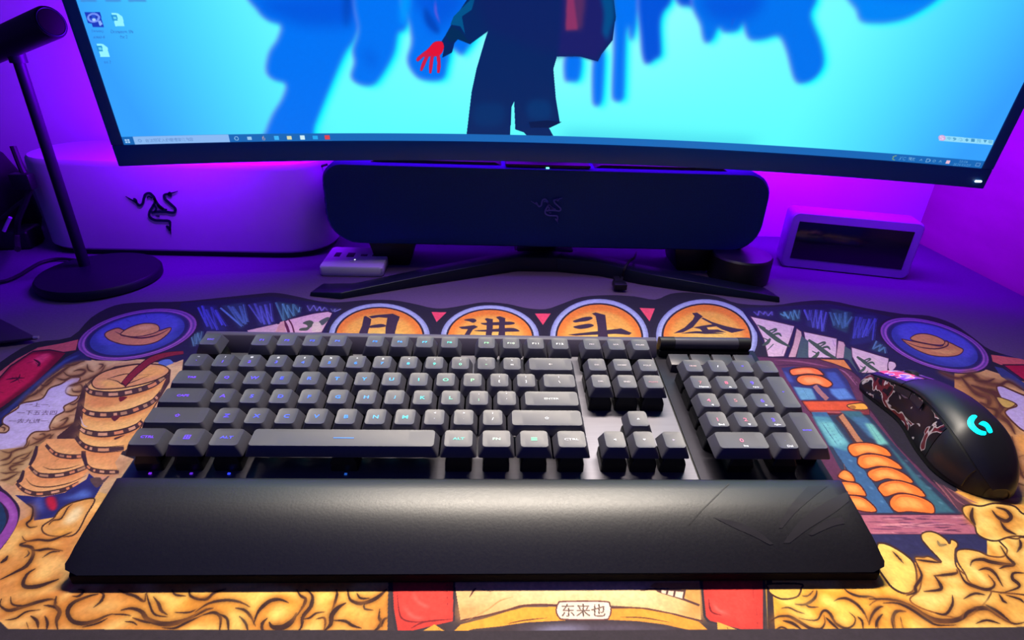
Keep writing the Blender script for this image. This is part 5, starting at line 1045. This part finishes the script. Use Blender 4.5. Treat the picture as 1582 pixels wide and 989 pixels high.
for f in fr:
    dz = -.0004 if f in (0, 1) else 0
    rg = [(x, y, z+(dz if i > 0 else 0)) for i, (x, y, z) in enumerate(wring(f))]
    if f in (0, 1, .004, .996):
        cut = {0: .0055, 1: .0055, .004: .0025, .996: .0025}[f]
        x_, y_, z_ = rg[-1]; rg[-1] = (x_, y_+cut, z_+cut*.45); x_, y_, z_ = rg[-2]; rg[-2] = (x_, y_+cut*.35, z_+cut*.15)
    rings.append(rg+[(rg[-1][0], rg[-1][1]+.003, .005), (rg[0][0], rg[0][1]-.001, .005)])
b.loft(rings); b.build('pad', M_wr, wr, smooth=True)
b = MB(); bl = [(-.2025, -.0275), (.2270, -.0275), (.2292, -.0735), (.2255, -.0790), (-.2028, -.0790), (-.2054, -.0735)]
b.loft([[(x, y, .0004) for x, y in bl], [(x, y, .0066) for x, y in bl]]); b.build('base', M_wrb, wr, bevel=.0008)
# embossed mark on the right of the pad: glossy strips that follow the curve
M_em = mat('glossy_emboss', (44, 42, 46), .34); M_em2 = mat('matt_emboss', (24, 22, 26), .5)
def wz(y):
    for (ya, za), (yb, zb) in zip(WP[1:], WP[2:]):
        if yb <= y <= ya: return za+(zb-za)*(ya-y)/(ya-yb)
    return WP[-1][1]
def on_pad(px, py):
    z = .025
    for _ in range(12): p = px_z(px, py, z); z = wz(p[1])
    return np.array((p[0], p[1], z-MATZ+.00022))
def emboss(pts, m, name='embossed_mark'):
    P = [(1062+x/3.006, 660+y/3.006) for x, y in pts]; ns = 10
    h = len(P)//2; A = smooth_pts(np.array(P[:h]), False, 4); B = smooth_pts(np.array(P[h:][::-1]), False, 4)
    n = min(len(A), len(B)); vs = []; fs = []
    for i in range(n):
        for j in range(4):
            q = A[i]*(1-j/3)+B[i]*(j/3); vs.append(tuple(on_pad(*q)))
    for i in range(n-1):
        for j in range(3): fs.append((i*4+j, i*4+j+1, (i+1)*4+j+1, (i+1)*4+j))
    b = MB(); b.add(vs, fs); o = b.build(name, m, wr, smooth=True); return o
emboss([(560, 275), (500, 340), (450, 410), (425, 470), (440, 470), (500, 400), (580, 330), (650, 275)], M_em)
emboss([(745, 300), (640, 350), (520, 440), (445, 540), (475, 540), (560, 475), (680, 400), (750, 345)], M_em)
emboss([(720, 420), (660, 430), (600, 460), (560, 500), (580, 505), (620, 485), (680, 460), (730, 450)], M_em)
emboss([(120, 420), (220, 440), (320, 480), (400, 545), (380, 548), (310, 510), (220, 470), (140, 430)], M_em)
emboss([(190, 262), (130, 320), (60, 390), (5, 452), (9, 455), (64, 394), (134, 324), (195, 265)], M_em2)

# ---------------------------------------------------------------- mouse
ms = empty('mouse', (.3500, .0480, MATZ), (0, 0, math.radians(-4)), label='black gaming mouse with a glowing cyan mark and marbled button skin', cat='mouse')
NT, NA = 56, 44
def mprof(t):
    e = math.sqrt(max(0, 1-(1-min(t/.24, 1))**2)); f = math.sqrt(max(0, 1-(max(t-.93, 0)/.07)**2))
    hw = .0300-.0030*math.exp(-((t-.62)/.16)**2)+.0005*t; hw *= (.10+.90*e)*(.72+.28*f)
    hp = .0400*math.exp(-((t-.38)/.66)**2)+.0008; h = hp*(.08+.92*e)*(.62+.38*f)
    return hw, h
def mpt(t, a, off=0.):
    hw, h = mprof(t); ca, sa = math.cos(a), math.sin(a)
    x = hw*math.copysign(abs(ca)**.75, ca); z = h*abs(sa)**.72
    if ca > 0: x = hw*.70*ca**.92; z = h*abs(sa)**.9
    if ca < 0:   # thumb side: hollow below an overhanging shell edge
        g = math.exp(-((t-.62)/.27)**2); low = max(0, min(1, (-ca-.62)/.3)); x += .0085*g*low*(1-.35*(1-z/max(h, 1e-6)))
    y = -.0665+.133*t
    nrm = Vector((ca, 0, sa*1.1)).normalized()
    return (x+nrm.x*off, y, z+.0008+nrm.z*off)
def mpiece(name, t0, t1, a0, a1, off, m, edge=True):
    b = MB(); nt = max(6, int((t1-t0)*NT)); na = max(5, int((a1-a0)/math.pi*NA)); rings = []
    for i in range(nt+1):
        t = t0+(t1-t0)*i/nt; rings.append([mpt(t, math.radians(a0+(a1-a0)*j/na) if False else a0+(a1-a0)*j/na, off) for j in range(na+1)])
    b.loft(rings, cap=False, closed=False)
    if edge:
        inn = []
        for i in range(nt+1):
            t = t0+(t1-t0)*i/nt; inn.append([mpt(t, a0+(a1-a0)*j/na, off-.0009) for j in range(na+1)])
        per = [(i, 0) for i in range(nt+1)]+[(nt, j) for j in range(1, na+1)]+[(i, na) for i in range(nt-1, -1, -1)]+[(0, j) for j in range(na-1, 0, -1)]
        P = [rings[i][j] for i, j in per]; Q = [inn[i][j] for i, j in per]; n = len(P); b.add(P+Q, [(k, (k+1) % n, n+(k+1) % n, n+k) for k in range(n)])
    return b.build(name, m, ms, smooth=True)
M_ms = mat('mouse_soft_black', (26, 26, 30), .40, noise=.05); M_mc = mat('mouse_core', (8, 8, 10), .6)
def marble(name, base, c2, c3, vein, sc):
    m = bpy.data.materials.new(name); m.use_nodes = True; N = m.node_tree.nodes; L = m.node_tree.links; b = N['Principled BSDF']; b.inputs['Roughness'].default_value = .35
    tc = N.new('ShaderNodeTexCoord'); n1 = N.new('ShaderNodeTexNoise'); n1.inputs['Scale'].default_value = sc; n1.inputs['Distortion'].default_value = 1.4; n1.inputs['Detail'].default_value = 2; L.new(tc.outputs['Object'], n1.inputs['Vector'])
    r = N.new('ShaderNodeValToRGB'); L.new(n1.outputs[0], r.inputs[0]); e = r.color_ramp; e.interpolation = 'LINEAR'
    stops = [(.0, base), (.42, base), (.44, c2), (.50, c2), (.515, vein), (.535, vein), (.55, c3), (.62, c3), (.64, base), (1, base)]
    e.elements[0].position = 0; e.elements[0].color = tuple(lin(stops[0][1]))+(1,); e.elements[1].position = 1; e.elements[1].color = tuple(lin(stops[-1][1]))+(1,)
    for p_, c_ in stops[1:-1]: x = e.elements.new(p_); x.color = tuple(lin(c_))+(1,)
    L.new(r.outputs[0], b.inputs['Base Color']); return m
M_mar = marble('purple_marble_skin', (66, 56, 100), (120, 60, 190), (236, 84, 120), (235, 215, 240), 42)
M_mar2 = marble('dark_marble_skin', (14, 11, 16), (16, 12, 16), (90, 26, 34), (170, 160, 166), 46)
R = math.radians
mpiece('core', .0, 1, 0, math.pi, -.0006, M_mc, False)
b = MB(); b.loft([[mpt(1, math.pi*j/20, -.0006) for j in range(21)], [mpt(.995, math.pi*j/20, -.004) for j in range(21)]], closed=True); b.build('nose', M_mc, ms)
b = MB(); b.loft([[mpt(0, math.pi*j/20, .0) for j in range(21)], [mpt(.012, math.pi*j/20, -.001) for j in range(21)]], closed=True); b.build('tail', M_ms, ms)
mpiece('shell', .005, .70, R(3), R(134), .0004, M_ms)
mpiece('left_rail', .705, .985, R(121), R(134), .0004, M_ms)
mpiece('left_button', .705, .985, R(93), R(120), .0006, M_mar); mpiece('right_button', .705, .985, R(20), R(84), .0006, M_mar)
mpiece('right_skirt', .705, .985, R(3), R(19), .0004, M_ms)
mpiece('side_skin', .26, .985, R(138), R(177), .0003, M_mar2)
mpiece('side_rear', .06, .255, R(138), R(177), .0003, M_ms)
for t0, t1 in ((.48, .60), (.61, .73)): mpiece('side_button', t0, t1, R(140), R(152), .0022, M_ms)
b = MB(); w0 = mpt(.85, R(88), 0); b.tube([(w0[0]-.003, w0[1], w0[2]-.006), (w0[0]+.003, w0[1], w0[2]-.006)], .0085, 24); b.build('scroll_wheel', mat('wheel_rubber', (20, 20, 22), .6), ms, bevel=.0006)
# glowing mark, laid on the shell surface
bpy.context.view_layer.update()
from mathutils.bvhtree import BVHTree
sh = [o for o in ms.children if o.name.startswith('shell')][0]; mw = ms.matrix_world.copy(); bmx = bmesh.new(); bmx.from_mesh(sh.data); bv = BVHTree.FromBMesh(bmx); mi_ = mw.inverted()
def on_shell(px, py):
    o_ = mi_ @ Vector(CAM); d_ = (mi_.to_3x3() @ Vector(px_ray(px, py))).normalized(); h = bv.ray_cast(o_, d_)
    return None if h[0] is None else tuple(h[0]+(h[1] if h[1].z > 0 else -h[1])*.0004)
M_g = mat('cyan_led', (0, 240, 255), .4, emit=(0, 245, 255), es=1.6)
b = MB()
for P in ([(385, 388), (366, 405), (358, 430), (366, 455), (388, 478), (418, 498), (450, 506), (468, 500), (466, 484), (440, 478), (415, 462), (398, 440), (396, 420), (408, 406), (416, 396), (404, 387)], [(424, 440), (445, 424), (470, 430), (490, 450), (504, 478), (503, 490), (486, 493), (474, 480), (464, 460), (444, 448)]):
    n = len(P); pts = []
    h = n//2; A = smooth_pts(np.array(P[:h+1], float), False, 3); Bq = smooth_pts(np.array(P[h:]+[P[0]], float), False, 3)[::-1]; k = min(len(A), len(Bq)); vs = []; fs = []; ok = True
    ia = np.linspace(0, len(A)-1, 20); ib = np.linspace(0, len(Bq)-1, 20)
    for q_, r_ in zip(ia, ib):
        a = np.array([np.interp(q_, range(len(A)), A[:, j]) for j in (0, 1)]); c = np.array([np.interp(r_, range(len(Bq)), Bq[:, j]) for j in (0, 1)])
        for j in range(4):
            w_ = a*(1-j/3)+c*(j/3); hh = on_shell(1400+w_[0]/3.802, 540+w_[1]/3.802)
            if hh is None: ok = False; hh = (0, 0, .03)
            vs.append(hh)
    for i in range(19):
        for j in range(3): fs.append((i*4+j, i*4+j+1, (i+1)*4+j+1, (i+1)*4+j))
    if ok: b.add(vs, fs)
if b.v: b.build('glowing_mark', M_g, ms)['label'] = 'cyan glowing G-shaped mark'
bmx.free()
